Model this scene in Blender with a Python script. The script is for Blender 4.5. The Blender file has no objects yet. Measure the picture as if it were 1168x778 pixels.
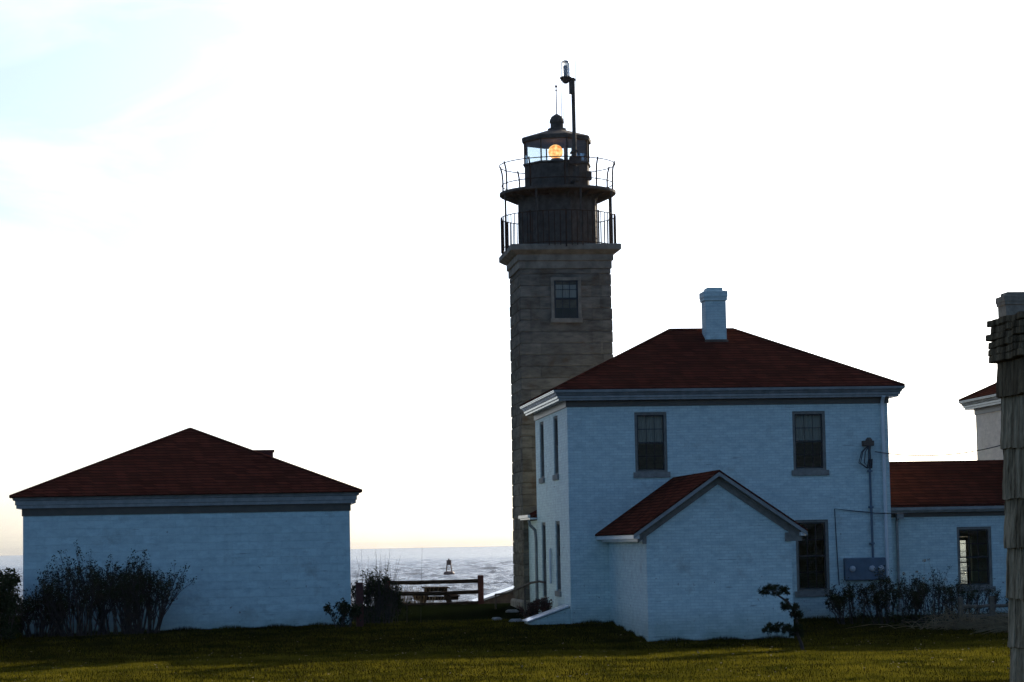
import bpy, math, random
import numpy as np
from mathutils import Vector, Matrix
R = math.radians
random.seed(7)
rng = np.random.default_rng(7)
scn = bpy.context.scene
COL = scn.collection

# ------------------------------------------------------------------ camera
EYE = 2.2
YAW, PITCH, ROLL = 0.113987, 0.083728, 0.018985
cy, sy, cp, sp = math.cos(YAW), math.sin(YAW), math.cos(PITCH), math.sin(PITCH)
d_ = Vector((sy*cp, cy*cp, sp)); r_ = Vector((cy, -sy, 0)); u_ = r_.cross(d_)
c, s = math.cos(ROLL), math.sin(ROLL)
rr = c*r_ - s*u_; uu = c*u_ + s*r_
cam_data = bpy.data.cameras.new('camera')
cam = bpy.data.objects.new('camera', cam_data); COL.objects.link(cam)
M = Matrix((rr, uu, -d_)).transposed().to_4x4(); M.translation = Vector((0, 0, EYE))
cam.matrix_world = M
cam_data.sensor_width = 36; cam_data.sensor_fit = 'HORIZONTAL'
cam_data.lens = 36*2757.9/1168
cam_data.clip_start = 0.2; cam_data.clip_end = 40000
scn.camera = cam

# ------------------------------------------------------------------ sky, sun, exposure
SUN_AZ, SUN_EL = R(33), R(19.5)
world = bpy.data.worlds.new('World'); scn.world = world; world.use_nodes = True
nt = world.node_tree; nt.nodes.clear()
sky = nt.nodes.new('ShaderNodeTexSky'); sky.sky_type = 'NISHITA'; sky.sun_disc = False
sky.sun_elevation = SUN_EL; sky.sun_rotation = SUN_AZ
sky.air_density = 0.75; sky.dust_density = 1.8; sky.ozone_density = 5.5; sky.altitude = 0
bg = nt.nodes.new('ShaderNodeBackground'); bg.inputs[1].default_value = 0.15
wo = nt.nodes.new('ShaderNodeOutputWorld')
# thin high cirrus: streaks of slightly brighter, whiter sky
tc = nt.nodes.new('ShaderNodeTexCoord'); mp = nt.nodes.new('ShaderNodeMapping'); mp.inputs['Rotation'].default_value = (0, R(-24), R(20)); mp.inputs['Scale'].default_value = (2.2, 2.2, 9.0)
nz = nt.nodes.new('ShaderNodeTexNoise'); nz.inputs['Scale'].default_value = 2.4; nz.inputs['Detail'].default_value = 7; nz.inputs['Roughness'].default_value = 0.55; nz.inputs['Distortion'].default_value = 0.6
rp = nt.nodes.new('ShaderNodeValToRGB'); rp.color_ramp.elements[0].position = 0.42; rp.color_ramp.elements[1].position = 0.72
mxs = nt.nodes.new('ShaderNodeMix'); mxs.data_type = 'RGBA'; mxs.blend_type = 'MULTIPLY'; mxs.inputs[7].default_value = (1.35, 1.22, 1.12, 1)
nt.links.new(tc.outputs['Generated'], mp.inputs[0]); nt.links.new(mp.outputs[0], nz.inputs['Vector']); nt.links.new(nz.outputs[0], rp.inputs[0])
nt.links.new(rp.outputs[0], mxs.inputs[0]); nt.links.new(sky.outputs[0], mxs.inputs[6])
# the same high cloud scatters sunlight forwards: a milky veil on the sun's side of the sky, gone on the far side
dt = nt.nodes.new('ShaderNodeVectorMath'); dt.operation = 'DOT_PRODUCT'; dt.inputs[1].default_value = (math.sin(SUN_AZ)*math.cos(SUN_EL), math.cos(SUN_AZ)*math.cos(SUN_EL), math.sin(SUN_EL))
nt.links.new(tc.outputs['Generated'], dt.inputs[0])
hv = nt.nodes.new('ShaderNodeMath'); hv.operation = 'MULTIPLY_ADD'; hv.inputs[1].default_value = 0.5; hv.inputs[2].default_value = 0.5; hv.use_clamp = True; nt.links.new(dt.outputs['Value'], hv.inputs[0])
pw = nt.nodes.new('ShaderNodeMath'); pw.operation = 'POWER'; pw.inputs[1].default_value = 5.8; nt.links.new(hv.outputs[0], pw.inputs[0])
cv = nt.nodes.new('ShaderNodeMath'); cv.operation = 'MULTIPLY_ADD'; cv.inputs[1].default_value = 0.5; cv.inputs[2].default_value = 0.75; nt.links.new(rp.outputs[0], cv.inputs[0])
vg = nt.nodes.new('ShaderNodeMath'); vg.operation = 'MULTIPLY'; nt.links.new(pw.outputs[0], vg.inputs[0]); nt.links.new(cv.outputs[0], vg.inputs[1])
vc = nt.nodes.new('ShaderNodeVectorMath'); vc.operation = 'SCALE'; vc.inputs[0].default_value = (5.0, 4.75, 3.9); nt.links.new(vg.outputs[0], vc.inputs['Scale'])
ad = nt.nodes.new('ShaderNodeVectorMath'); ad.operation = 'ADD'; nt.links.new(mxs.outputs[2], ad.inputs[0]); nt.links.new(vc.outputs[0], ad.inputs[1]); nt.links.new(ad.outputs[0], bg.inputs[0]); nt.links.new(bg.outputs[0], wo.inputs[0])
sl = bpy.data.lights.new('sun', 'SUN'); sl.energy = 5.0; sl.angle = R(0.5); sl.color = (1.0, 0.86, 0.66)
so = bpy.data.objects.new('sun', sl); COL.objects.link(so)
to_sun = Vector((math.sin(SUN_AZ)*math.cos(SUN_EL), math.cos(SUN_AZ)*math.cos(SUN_EL), math.sin(SUN_EL)))
so.rotation_euler = to_sun.to_track_quat('Z', 'Y').to_euler(); so.location = (0, -20, 60)
scn.view_settings.view_transform = 'Standard'; scn.view_settings.look = 'None'
scn.view_settings.gamma = 1; scn.view_settings.use_curve_mapping = False
scn.view_settings.exposure = 0.0

# ------------------------------------------------------------------ materials
def mat(name, col, rough=0.8, var=0.0, vscale=3.0, bump=0.0, bscale=20.0, col2=None, spec=0.5, metallic=0.0, stretch=(1, 1, 1)):
    m = bpy.data.materials.new(name); m.use_nodes = True
    t = m.node_tree; b = t.nodes['Principled BSDF']
    b.inputs['Roughness'].default_value = rough; b.inputs['Metallic'].default_value = metallic
    b.inputs['Specular IOR Level'].default_value = spec
    b.inputs['Base Color'].default_value = (*col, 1)
    geo = t.nodes.new('ShaderNodeNewGeometry'); mp = t.nodes.new('ShaderNodeMapping')
    mp.inputs['Scale'].default_value = stretch
    t.links.new(geo.outputs['Position'], mp.inputs[0])
    if var or col2:
        n = t.nodes.new('ShaderNodeTexNoise'); n.inputs['Scale'].default_value = vscale; n.inputs['Detail'].default_value = 6
        n.inputs['Roughness'].default_value = 0.65
        t.links.new(mp.outputs[0], n.inputs['Vector'])
        rp = t.nodes.new('ShaderNodeValToRGB'); rp.color_ramp.elements[0].position = 0.33; rp.color_ramp.elements[1].position = 0.67
        c2 = col2 or tuple(x*(1-var) for x in col)
        rp.color_ramp.elements[0].color = (*c2, 1); rp.color_ramp.elements[1].color = (*col, 1)
        t.links.new(n.outputs[0], rp.inputs[0]); t.links.new(rp.outputs[0], b.inputs['Base Color'])
    if bump:
        n2 = t.nodes.new('ShaderNodeTexNoise'); n2.inputs['Scale'].default_value = bscale; n2.inputs['Detail'].default_value = 4
        t.links.new(mp.outputs[0], n2.inputs['Vector'])
        bp = t.nodes.new('ShaderNodeBump'); bp.inputs['Strength'].default_value = bump; bp.inputs['Distance'].default_value = 0.02
        t.links.new(n2.outputs[0], bp.inputs['Height']); t.links.new(bp.outputs[0], b.inputs['Normal'])
    return m

def nd(t, typ, **kw):
    n = t.nodes.new(typ)
    for k, v in kw.items():
        if k in n.inputs: n.inputs[k].default_value = v
        else: setattr(n, k, v)
    return n

def course_coords(t):
    """wall coordinates that follow the courses: along the wall, height"""
    geo = nd(t, 'ShaderNodeNewGeometry'); sx = nd(t, 'ShaderNodeSeparateXYZ'); t.links.new(geo.outputs['Position'], sx.inputs[0])
    ad = nd(t, 'ShaderNodeMath', operation='ADD'); t.links.new(sx.outputs[0], ad.inputs[0]); t.links.new(sx.outputs[1], ad.inputs[1])
    cb = nd(t, 'ShaderNodeCombineXYZ'); t.links.new(ad.outputs[0], cb.inputs[0]); t.links.new(sx.outputs[2], cb.inputs[1])
    return geo, sx, cb

def painted_brick(name, bw, bh, base, dirt, joint=0.35, seed=0.0):
    m = bpy.data.materials.new(name); m.use_nodes = True; t = m.node_tree; b = t.nodes['Principled BSDF']
    b.inputs['Roughness'].default_value = 0.55
    geo, sx, cb = course_coords(t)
    br = nd(t, 'ShaderNodeTexBrick', Scale=1.0); br.inputs['Brick Width'].default_value = bw; br.inputs['Row Height'].default_value = bh
    br.inputs['Mortar Size'].default_value = 0.006; br.inputs['Mortar Smooth'].default_value = 0.4; br.inputs['Bias'].default_value = 0
    br.inputs['Color1'].default_value = (*base, 1); br.inputs['Color2'].default_value = (*[x*0.88 for x in base], 1)
    br.inputs['Mortar'].default_value = (*[x*(1-joint) for x in base], 1)
    wob = nd(t, 'ShaderNodeTexNoise', Scale=1.3, Detail=3.0); t.links.new(geo.outputs['Position'], wob.inputs['Vector'])
    wm = nd(t, 'ShaderNodeVectorMath', operation='MULTIPLY_ADD'); wm.inputs[1].default_value = (0.05, 0.03, 0); 
    t.links.new(wob.outputs['Color'], wm.inputs[0]); t.links.new(cb.outputs[0], wm.inputs[2]); t.links.new(wm.outputs[0], br.inputs['Vector'])
    # broad weathering, streaked along the courses
    mp = nd(t, 'ShaderNodeMapping'); mp.inputs['Scale'].default_value = (2.0, 3.6, 1); mp.inputs['Location'].default_value = (seed, seed, 0)
    t.links.new(cb.outputs[0], mp.inputs[0])
    n1 = nd(t, 'ShaderNodeTexNoise', Scale=1.6, Detail=8.0, Roughness=0.72); t.links.new(mp.outputs[0], n1.inputs['Vector'])
    r1 = nd(t, 'ShaderNodeValToRGB'); e = r1.color_ramp.elements; e[0].position = 0.34; e[0].color = (1, 1, 1, 1); e[1].position = 0.56; e[1].color = (0, 0, 0, 1)
    t.links.new(n1.outputs[0], r1.inputs[0])
    mx = nd(t, 'ShaderNodeMix', data_type='RGBA'); mx.inputs[7].default_value = (*dirt, 1)
    k = nd(t, 'ShaderNodeMath', operation='MULTIPLY'); k.inputs[1].default_value = 0.8; t.links.new(r1.outputs[0], k.inputs[0])
    t.links.new(k.outputs[0], mx.inputs[0]); t.links.new(br.outputs[0], mx.inputs[6])
    # blotches of worn paint
    n2 = nd(t, 'ShaderNodeTexNoise', Scale=0.9, Detail=9.0, Roughness=0.75); t.links.new(cb.outputs[0], n2.inputs['Vector'])
    r2 = nd(t, 'ShaderNodeValToRGB'); e = r2.color_ramp.elements; e[0].position = 0.56; e[0].color = (0, 0, 0, 1); e[1].position = 0.74; e[1].color = (0.85, 0.85, 0.85, 1)
    t.links.new(n2.outputs[0], r2.inputs[0])
    mx2 = nd(t, 'ShaderNodeMix', data_type='RGBA'); mx2.inputs[7].default_value = (dirt[0]*0.8, dirt[1]*0.68, dirt[2]*0.62, 1)
    t.links.new(r2.outputs[0], mx2.inputs[0]); t.links.new(mx.outputs[2], mx2.inputs[6])
    # green splash-back close to the ground
    gr = nd(t, 'ShaderNodeMapRange'); gr.inputs[1].default_value = 0.55; gr.inputs[2].default_value = -0.2; t.links.new(sx.outputs[2], gr.inputs[0])
    # hairline cracks that run along the bed joints, and small chips low down
    mpc = nd(t, 'ShaderNodeMapping'); mpc.inputs['Scale'].default_value = (0.9, 13.0, 1); mpc.inputs['Location'].default_value = (seed*2, 0, 0); t.links.new(wm.outputs[0], mpc.inputs[0])
    nc = nd(t, 'ShaderNodeTexNoise', Scale=1.3, Detail=3.0, Roughness=0.5); t.links.new(mpc.outputs[0], nc.inputs['Vector'])
    rc_ = nd(t, 'ShaderNodeValToRGB'); e = rc_.color_ramp.elements; e[0].position = 0.685; e[0].color = (0, 0, 0, 1); e[1].position = 0.73; e[1].color = (0.8, 0.8, 0.8, 1)
    t.links.new(nc.outputs[0], rc_.inputs[0])
    mxc = nd(t, 'ShaderNodeMix', data_type='RGBA'); mxc.inputs[7].default_value = (0.20, 0.20, 0.19, 1); t.links.new(rc_.outputs[0], mxc.inputs[0]); t.links.new(mx2.outputs[2], mxc.inputs[6])
    nk = nd(t, 'ShaderNodeTexNoise', Scale=7.5, Detail=2.0); t.links.new(cb.outputs[0], nk.inputs['Vector'])
    lowr = nd(t, 'ShaderNodeMapRange'); lowr.inputs[1].default_value = 4.0; lowr.inputs[2].default_value = 0.0; lowr.inputs[3].default_value = 0.0; lowr.inputs[4].default_value = 0.11; t.links.new(sx.outputs[2], lowr.inputs[0])
    ak = nd(t, 'ShaderNodeMath', operation='ADD'); t.links.new(nk.outputs[0], ak.inputs[0]); t.links.new(lowr.outputs[0], ak.inputs[1])
    rk = nd(t, 'ShaderNodeValToRGB'); e = rk.color_ramp.elements; e[0].position = 0.79; e[0].color = (0, 0, 0, 1); e[1].position = 0.84; e[1].color = (0.85, 0.85, 0.85, 1); t.links.new(ak.outputs[0], rk.inputs[0])
    mxk = nd(t, 'ShaderNodeMix', data_type='RGBA'); mxk.inputs[7].default_value = (0.20, 0.15, 0.11, 1); t.links.new(rk.outputs[0], mxk.inputs[0]); t.links.new(mxc.outputs[2], mxk.inputs[6]); mx2 = mxk
    n3 = nd(t, 'ShaderNodeTexNoise', Scale=2.2, Detail=6.0); t.links.new(cb.outputs[0], n3.inputs['Vector'])
    gm = nd(t, 'ShaderNodeMath', operation='MULTIPLY'); t.links.new(gr.outputs[0], gm.inputs[0]); t.links.new(n3.outputs[0], gm.inputs[1])
    mx3 = nd(t, 'ShaderNodeMix', data_type='RGBA'); mx3.inputs[7].default_value = (0.16, 0.21, 0.13, 1)
    t.links.new(gm.outputs[0], mx3.inputs[0]); t.links.new(mx2.outputs[2], mx3.inputs[6])
    t.links.new(mx3.outputs[2], b.inputs['Base Color'])
    bp = nd(t, 'ShaderNodeBump', Strength=0.6, Distance=0.012, invert=True); t.links.new(br.outputs['Fac'], bp.inputs['Height'])
    nf = nd(t, 'ShaderNodeTexNoise', Scale=14.0, Detail=5.0); t.links.new(geo.outputs['Position'], nf.inputs['Vector'])
    bp2 = nd(t, 'ShaderNodeBump', Strength=0.5, Distance=0.015); t.links.new(nf.outputs[0], bp2.inputs['Height'])
    t.links.new(bp.outputs[0], bp2.inputs['Normal']); t.links.new(bp2.outputs[0], b.inputs['Normal'])
    return m

def shingles(name, base, alt, w=0.34, h=0.085):
    m = bpy.data.materials.new(name); m.use_nodes = True; t = m.node_tree; b = t.nodes['Principled BSDF']
    b.inputs['Roughness'].default_value = 0.92; b.inputs['Specular IOR Level'].default_value = 0.0
    geo, sx, cb = course_coords(t)
    br = nd(t, 'ShaderNodeTexBrick', Scale=1.0); br.inputs['Brick Width'].default_value = w; br.inputs['Row Height'].default_value = h
    br.inputs['Mortar Size'].default_value = 0.012; br.inputs['Mortar Smooth'].default_value = 0.3
    br.inputs['Color1'].default_value = (*base, 1); br.inputs['Color2'].default_value = (*alt, 1); br.inputs['Mortar'].default_value = (*[x*0.35 for x in base], 1)
    t.links.new(cb.outputs[0], br.inputs['Vector'])
    n = nd(t, 'ShaderNodeTexNoise', Scale=2.5, Detail=7.0, Roughness=0.7); t.links.new(geo.outputs['Position'], n.inputs['Vector'])
    r = nd(t, 'ShaderNodeValToRGB'); r.color_ramp.elements[0].position = 0.3; r.color_ramp.elements[0].color = (0.68, 0.70, 0.72, 1); r.color_ramp.elements[1].position = 0.7
    t.links.new(n.outputs[0], r.inputs[0])
    mx = nd(t, 'ShaderNodeMix', data_type='RGBA', blend_type='MULTIPLY'); mx.inputs[0].default_value = 1
    t.links.new(br.outputs[0], mx.inputs[6]); t.links.new(r.outputs[0], mx.inputs[7]); t.links.new(mx.outputs[2], b.inputs['Base Color'])
    bp = nd(t, 'ShaderNodeBump', Strength=0.8, Distance=0.01, invert=True); t.links.new(br.outputs['Fac'], bp.inputs['Height']); t.links.new(bp.outputs[0], b.inputs['Normal'])
    return m

def granite(name):
    m = mat(name, (0.30, 0.25, 0.185), 0.9, spec=0.0, col2=(0.15, 0.122, 0.088), vscale=2.2, bump=0.9, bscale=9, stretch=(1, 1, 3.2))
    t = m.node_tree; b = t.nodes['Principled BSDF']; src = b.inputs['Base Color'].links[0].from_socket
    geo = nd(t, 'ShaderNodeNewGeometry')
    n = nd(t, 'ShaderNodeTexNoise', Scale=1.1, Detail=6.0, Roughness=0.7); t.links.new(geo.outputs['Position'], n.inputs['Vector'])
    r = nd(t, 'ShaderNodeValToRGB'); r.color_ramp.elements[0].position = 0.55; r.color_ramp.elements[1].position = 0.72
    r.color_ramp.elements[0].color = (0, 0, 0, 1); r.color_ramp.elements[1].color = (0.6, 0.6, 0.6, 1); t.links.new(n.outputs[0], r.inputs[0])
    mx = nd(t, 'ShaderNodeMix', data_type='RGBA'); mx.inputs[7].default_value = (0.17, 0.085, 0.03, 1)
    t.links.new(r.outputs[0], mx.inputs[0]); t.links.new(src, mx.inputs[6]); t.links.new(mx.outputs[2], b.inputs['Base Color'])
    return island_tone(m, 0.72, 1.1)

def island_tone(m, lo, hi):
    '''each stone or shingle its own tone'''
    t = m.node_tree; b = t.nodes['Principled BSDF']; src = b.inputs['Base Color'].links[0].from_socket
    g = nd(t, 'ShaderNodeNewGeometry'); mr = nd(t, 'ShaderNodeMapRange'); mr.inputs[3].default_value = lo; mr.inputs[4].default_value = hi
    t.links.new(g.outputs['Random Per Island'], mr.inputs[0])
    v = nd(t, 'ShaderNodeVectorMath', operation='SCALE'); t.links.new(src, v.inputs[0]); t.links.new(mr.outputs[0], v.inputs['Scale']); t.links.new(v.outputs[0], b.inputs['Base Color'])
    return m

def glass(name, tint=(0.9, 0.95, 0.95), refl=1.0):
    m = bpy.data.materials.new(name); m.use_nodes = True; t = m.node_tree; t.nodes.clear()
    o = nd(t, 'ShaderNodeOutputMaterial'); tr = nd(t, 'ShaderNodeBsdfTransparent'); tr.inputs[0].default_value = (*tint, 1)
    gl = nd(t, 'ShaderNodeBsdfGlossy', Roughness=0.03); fr = nd(t, 'ShaderNodeFresnel', IOR=1.5)
    n = nd(t, 'ShaderNodeTexNoise', Scale=3.0, Detail=1.0); g = nd(t, 'ShaderNodeNewGeometry'); t.links.new(g.outputs['Position'], n.inputs['Vector'])
    bp = nd(t, 'ShaderNodeBump', Strength=0.15, Distance=0.02); t.links.new(n.outputs[0], bp.inputs['Height']); t.links.new(bp.outputs[0], gl.inputs['Normal'])
    k = nd(t, 'ShaderNodeMath', operation='MULTIPLY'); k.inputs[1].default_value = refl; k.use_clamp = True; t.links.new(fr.outputs[0], k.inputs[0])
    mx = nd(t, 'ShaderNodeMixShader'); t.links.new(k.outputs[0], mx.inputs[0]); t.links.new(tr.outputs[0], mx.inputs[1]); t.links.new(gl.outputs[0], mx.inputs[2])
    t.links.new(mx.outputs[0], o.inputs[0]); return m

def emit(name, col, st):
    m = bpy.data.materials.new(name); m.use_nodes = True; t = m.node_tree; b = t.nodes['Principled BSDF']
    b.inputs['Base Color'].default_value = (0.3, 0.15, 0.05, 1)
    n = nd(t, 'ShaderNodeTexNoise', Scale=9.0, Detail=3.0); g = nd(t, 'ShaderNodeNewGeometry'); t.links.new(g.outputs['Position'], n.inputs['Vector'])
    r = nd(t, 'ShaderNodeValToRGB'); r.color_ramp.elements[0].position = 0.35; r.color_ramp.elements[1].position = 0.65
    r.color_ramp.elements[0].color = (col[0]*.85, col[1]*.6, col[2]*.5, 1); r.color_ramp.elements[1].color = (col[0], min(1, col[1]*1.9), col[2]*4, 1)
    t.links.new(n.outputs[0], r.inputs[0]); t.links.new(r.outputs[0], b.inputs['Emission Color']); b.inputs['Emission Strength'].default_value = st
    return m

m_wall = painted_brick('white_painted_brick', 0.22, 0.075, (0.70, 0.84, 0.78), (0.44, 0.56, 0.54), joint=0.30)
m_block = painted_brick('white_painted_block', 0.45, 0.22, (0.61, 0.78, 0.74), (0.40, 0.53, 0.52), joint=0.16, seed=3.3)
m_wall2 = painted_brick('stained_render', 0.3, 0.12, (0.66, 0.58, 0.50), (0.46, 0.40, 0.34), joint=0.1, seed=7.7)
m_roof2 = shingles('brown_roof_shingles', (0.11, 0.040, 0.024), (0.07, 0.026, 0.016))
m_roof = shingles('red_roof_shingles', (0.135, 0.036, 0.022), (0.075, 0.022, 0.014))
m_trim = mat('weathered_trim_paint', (0.27, 0.28, 0.27), 0.2, var=0.3, vscale=4, bump=0.1, bscale=30)
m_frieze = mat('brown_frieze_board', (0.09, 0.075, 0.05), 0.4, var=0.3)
m_frame = mat('grey_window_paint', (0.27, 0.25, 0.21), 0.7, spec=0.1, var=0.35, vscale=8)
m_sash = mat('dark_sash_paint', (0.022, 0.022, 0.02), 0.5, var=0.3)
m_sill = mat('grey_stone_sill', (0.30, 0.28, 0.24), 0.85, var=0.4, vscale=7, bump=0.4)
m_glass = glass('window_glass', (0.62, 0.63, 0.57), 0.45)
m_blind = mat('grey_curtain', (0.80, 0.78, 0.76), 0.9, var=0.35, vscale=7, stretch=(6, 6, 0.4))
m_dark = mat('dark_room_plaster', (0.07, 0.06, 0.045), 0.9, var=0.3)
m_granite = granite('weathered_granite')
m_granite_smooth = mat('cut_granite', (0.36, 0.30, 0.22), 0.85, spec=0.1, col2=(0.20, 0.165, 0.12), vscale=3, bump=0.5, bscale=14)
m_iron = mat('dark_painted_iron', (0.16, 0.125, 0.095), 0.75, spec=0.08, var=0.45, vscale=5, bump=0.25, bscale=25)
m_iron_rust = mat('rust_flecked_iron', (0.05, 0.04, 0.03), 0.8, spec=0.15, col2=(0.09, 0.035, 0.015), vscale=6)
m_lglass = glass('lantern_glass', (0.86, 0.93, 0.95), 1.2)
m_beaconglass = mat('ribbed_beacon_glass', (0.62, 0.66, 0.70), 0.25, var=0.2, vscale=9)
m_beaconglass.node_tree.nodes['Principled BSDF'].inputs['Transmission Weight'].default_value = 0.75
m_lamp = emit('lit_lamp', (1.0, 0.36, 0.06), 1.5)
m_wood = mat('weathered_fence_wood', (0.05, 0.036, 0.026), 0.9, spec=0.0, var=0.5, vscale=5, bump=0.6, bscale=18, stretch=(1, 1, 1))
m_palewood = mat('pale_weathered_wood', (0.20, 0.165, 0.12), 0.9, var=0.5, vscale=7, spec=0.0)
m_redwood = mat('red_brown_post_wood', (0.11, 0.032, 0.022), 0.85, var=0.4, vscale=6, bump=0.4)
m_metal = mat('grey_painted_steel', (0.13, 0.18, 0.22), 0.6, spec=0.2, var=0.25, vscale=5)
m_meterglass = mat('meter_face', (0.55, 0.56, 0.55), 0.15, var=0.3, vscale=20)
m_cable = mat('black_cable', (0.03, 0.03, 0.03), 0.6)
m_whitepaint = mat('glossy_white_paint', (0.75, 0.75, 0.72), 0.22, var=0.15)
m_cedar = mat('grey_cedar', (0.66, 0.50, 0.31), 0.95, spec=0.0, col2=(0.12, 0.085, 0.045), vscale=11, bump=1.0, bscale=55, stretch=(3.0, 3.0, 0.55))
m_cedar2 = mat('brown_cedar', (0.36, 0.25, 0.14), 0.95, spec=0.0, col2=(0.07, 0.05, 0.028), vscale=13, bump=1.0, bscale=60, stretch=(3.0, 3.0, 0.5))
island_tone(m_cedar, .6, 1.25); island_tone(m_cedar2, .6, 1.25)
m_bark = mat('twig_bark', (0.05, 0.036, 0.026), 0.9, var=0.4, vscale=8)
m_leaf = mat('dark_shrub_leaf', (0.035, 0.04, 0.016), 0.8, spec=0.0, col2=(0.02, 0.028, 0.012), vscale=6)
m_leaf2 = mat('evergreen_leaf', (0.03, 0.042, 0.016), 0.8, spec=0.0, col2=(0.012, 0.018, 0.007), vscale=5)
m_redleaf = mat('russet_leaf', (0.12, 0.035, 0.02), 0.8, col2=(0.05, 0.03, 0.015), vscale=6)
m_straw = mat('dry_straw', (0.30, 0.22, 0.11), 0.9, col2=(0.12, 0.085, 0.045), vscale=4)
m_blade = mat('lawn_blade', (0.15, 0.13, 0.014), 0.8, col2=(0.06, 0.062, 0.006), vscale=1.1, spec=0.0)
def blade_mat():
    m = mat('lawn_blade', (0.118, 0.102, 0.010), 0.9, col2=(0.012, 0.018, 0.002), vscale=0.8, spec=0.0); t = m.node_tree
    src = t.nodes['Principled BSDF'].inputs['Base Color'].links[0].from_socket; out = [n for n in t.nodes if n.type == 'OUTPUT_MATERIAL'][0]
    df = nd(t, 'ShaderNodeBsdfDiffuse'); tl = nd(t, 'ShaderNodeBsdfTranslucent'); mx = nd(t, 'ShaderNodeMixShader'); mx.inputs[0].default_value = 0.85
    t.links.new(src, df.inputs[0]); t.links.new(src, tl.inputs[0]); t.links.new(df.outputs[0], mx.inputs[1]); t.links.new(tl.outputs[0], mx.inputs[2]); t.links.new(mx.outputs[0], out.inputs[0])
    return m
m_blade = blade_mat()
m_stone = mat('pale_field_stone', (0.32, 0.31, 0.29), 0.9, var=0.5, vscale=8, bump=0.6)
m_buoy = mat('dull_buoy_paint', (0.17, 0.075, 0.06), 0.6, var=0.3)

# ------------------------------------------------------------------ mesh helpers
class MB:
    def __init__(s): s.v = []; s.f = []; s.smooth = False
    def add(s, vs, fs):
        o = len(s.v); s.v += [tuple(p) for p in vs]; s.f += [tuple(i+o for i in f) for f in fs]; return s
    def box(s, x0, x1, y0, y1, z0, z1):
        x0, x1 = sorted((x0, x1)); y0, y1 = sorted((y0, y1)); z0, z1 = sorted((z0, z1))
        return s.add([(x0,y0,z0),(x1,y0,z0),(x1,y1,z0),(x0,y1,z0),(x0,y0,z1),(x1,y0,z1),(x1,y1,z1),(x0,y1,z1)],
              [(0,3,2,1),(4,5,6,7),(0,1,5,4),(1,2,6,5),(2,3,7,6),(3,0,4,7)])
    def chbox(s, x0, x1, y0, y1, z0, z1, ch, T=None):
        """box with chamfered edges: three nested rectangles of corners"""
        c = ch; vs = []
        for z, i in ((z0, c), (z0+c, 0), (z1-c, 0), (z1, c)):
            for (x, y) in ((x0, y0), (x1, y0), (x1, y1), (x0, y1)):
                mx = x+(i if x == x0 else -i); my = y+(i if y == y0 else -i)
                vs.append((mx, my, z))
        fs = [(3,2,1,0), (12,13,14,15)]
        for k in range(3):
            for j in range(4): a = k*4+j; b = k*4+(j+1) % 4; fs.append((a, b, b+4, a+4))
        if T: vs = [T(*p) for p in vs]
        return s.add(vs, fs)
    def rings(s, rs, cap0=True, cap1=True):
        n = len(rs[0]); vs = [p for r in rs for p in r]; fs = []
        for k in range(len(rs)-1):
            for j in range(n): a = k*n+j; b = k*n+(j+1) % n; fs.append((a, b, b+n, a+n))
        if cap0: fs.append(tuple(reversed(range(n))))
        if cap1: fs.append(tuple(range((len(rs)-1)*n, len(rs)*n)))
        return s.add(vs, fs)
    def rect_sweep(s, x0, x1, y0, y1, prof, cap0=False, cap1=False):
        return s.rings([[(x0-o, y0-o, z), (x1+o, y0-o, z), (x1+o, y1+o, z), (x0-o, y1+o, z)] for o, z in prof], cap0, cap1)
    def lathe(s, cx, cy_, prof, n=24, ph=0.0, cap0=True, cap1=True):
        return s.rings([[(cx+r*math.cos(ph+2*math.pi*j/n), cy_+r*math.sin(ph+2*math.pi*j/n), z) for j in range(n)] for r, z in prof], cap0, cap1)
    def tube(s, pts, r, n=6, r2=None):
        pts = [Vector(p) for p in pts]; rs = []; L = len(pts)
        if r2 is None: r2 = r
        up = None
        for i, p in enumerate(pts):
            t = (pts[min(i+1, L-1)]-pts[max(i-1, 0)]).normalized()
            if up is None:
                up = Vector((0, 0, 1)) if abs(t.z) < 0.9 else Vector((1, 0, 0))
            a = t.cross(up).normalized(); up = a.cross(t).normalized()
            q = r+(r2-r)*i/max(1, L-1)
            rs.append([p+a*q*math.cos(2*math.pi*j/n)+up*q*math.sin(2*math.pi*j/n) for j in range(n)])
        return s.rings(rs)
    def quad(s, a, b, c_, d): return s.add([a, b, c_, d], [(0, 1, 2, 3)])
    def blob(s, cx, cy_, cz, rx, ry, rz, n=10, k=7, jit=0.0):
        rs = []
        for i in range(1, k):
            th = math.pi*i/k
            rs.append([(cx+rx*math.sin(th)*math.cos(2*math.pi*j/n)*(1+random.uniform(-jit, jit)), cy_+ry*math.sin(th)*math.sin(2*math.pi*j/n)*(1+random.uniform(-jit, jit)), cz-rz*math.cos(th)) for j in range(n)])
        return s.rings(rs)
    def build(s, name, m, parent=None, smooth=None):
        me = bpy.data.meshes.new(name)
        off = Vector((0, 0, 0)); p = parent
        while p is not None: off += p.location; p = p.parent
        me.from_pydata([tuple(Vector(v)-off) for v in s.v] if parent else s.v, [], s.f); me.materials.append(m); me.validate()
        if smooth if smooth is not None else s.smooth:
            me.polygons.foreach_set('use_smooth', [True]*len(me.polygons))
        o = bpy.data.objects.new(name, me); COL.objects.link(o)
        if parent: o.parent = parent
        return o

def tag(o, label=None, cat=None, group=None, kind=None):
    for k, v in (('label', label), ('category', cat), ('group', group), ('kind', kind)):
        if v: o[k] = v
    return o
def thing(name, loc, label, cat, group=None):
    o = bpy.data.objects.new(name, None); COL.objects.link(o); o.location = loc; o.empty_display_size = 0.2
    return tag(o, label, cat, group)
def copy_tree(o, parent=None):
    c_ = o.copy(); COL.objects.link(c_); c_.parent = parent
    for ch in [x for x in bpy.data.objects if x.parent == o]: copy_tree(ch, c_)
    return c_

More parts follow.
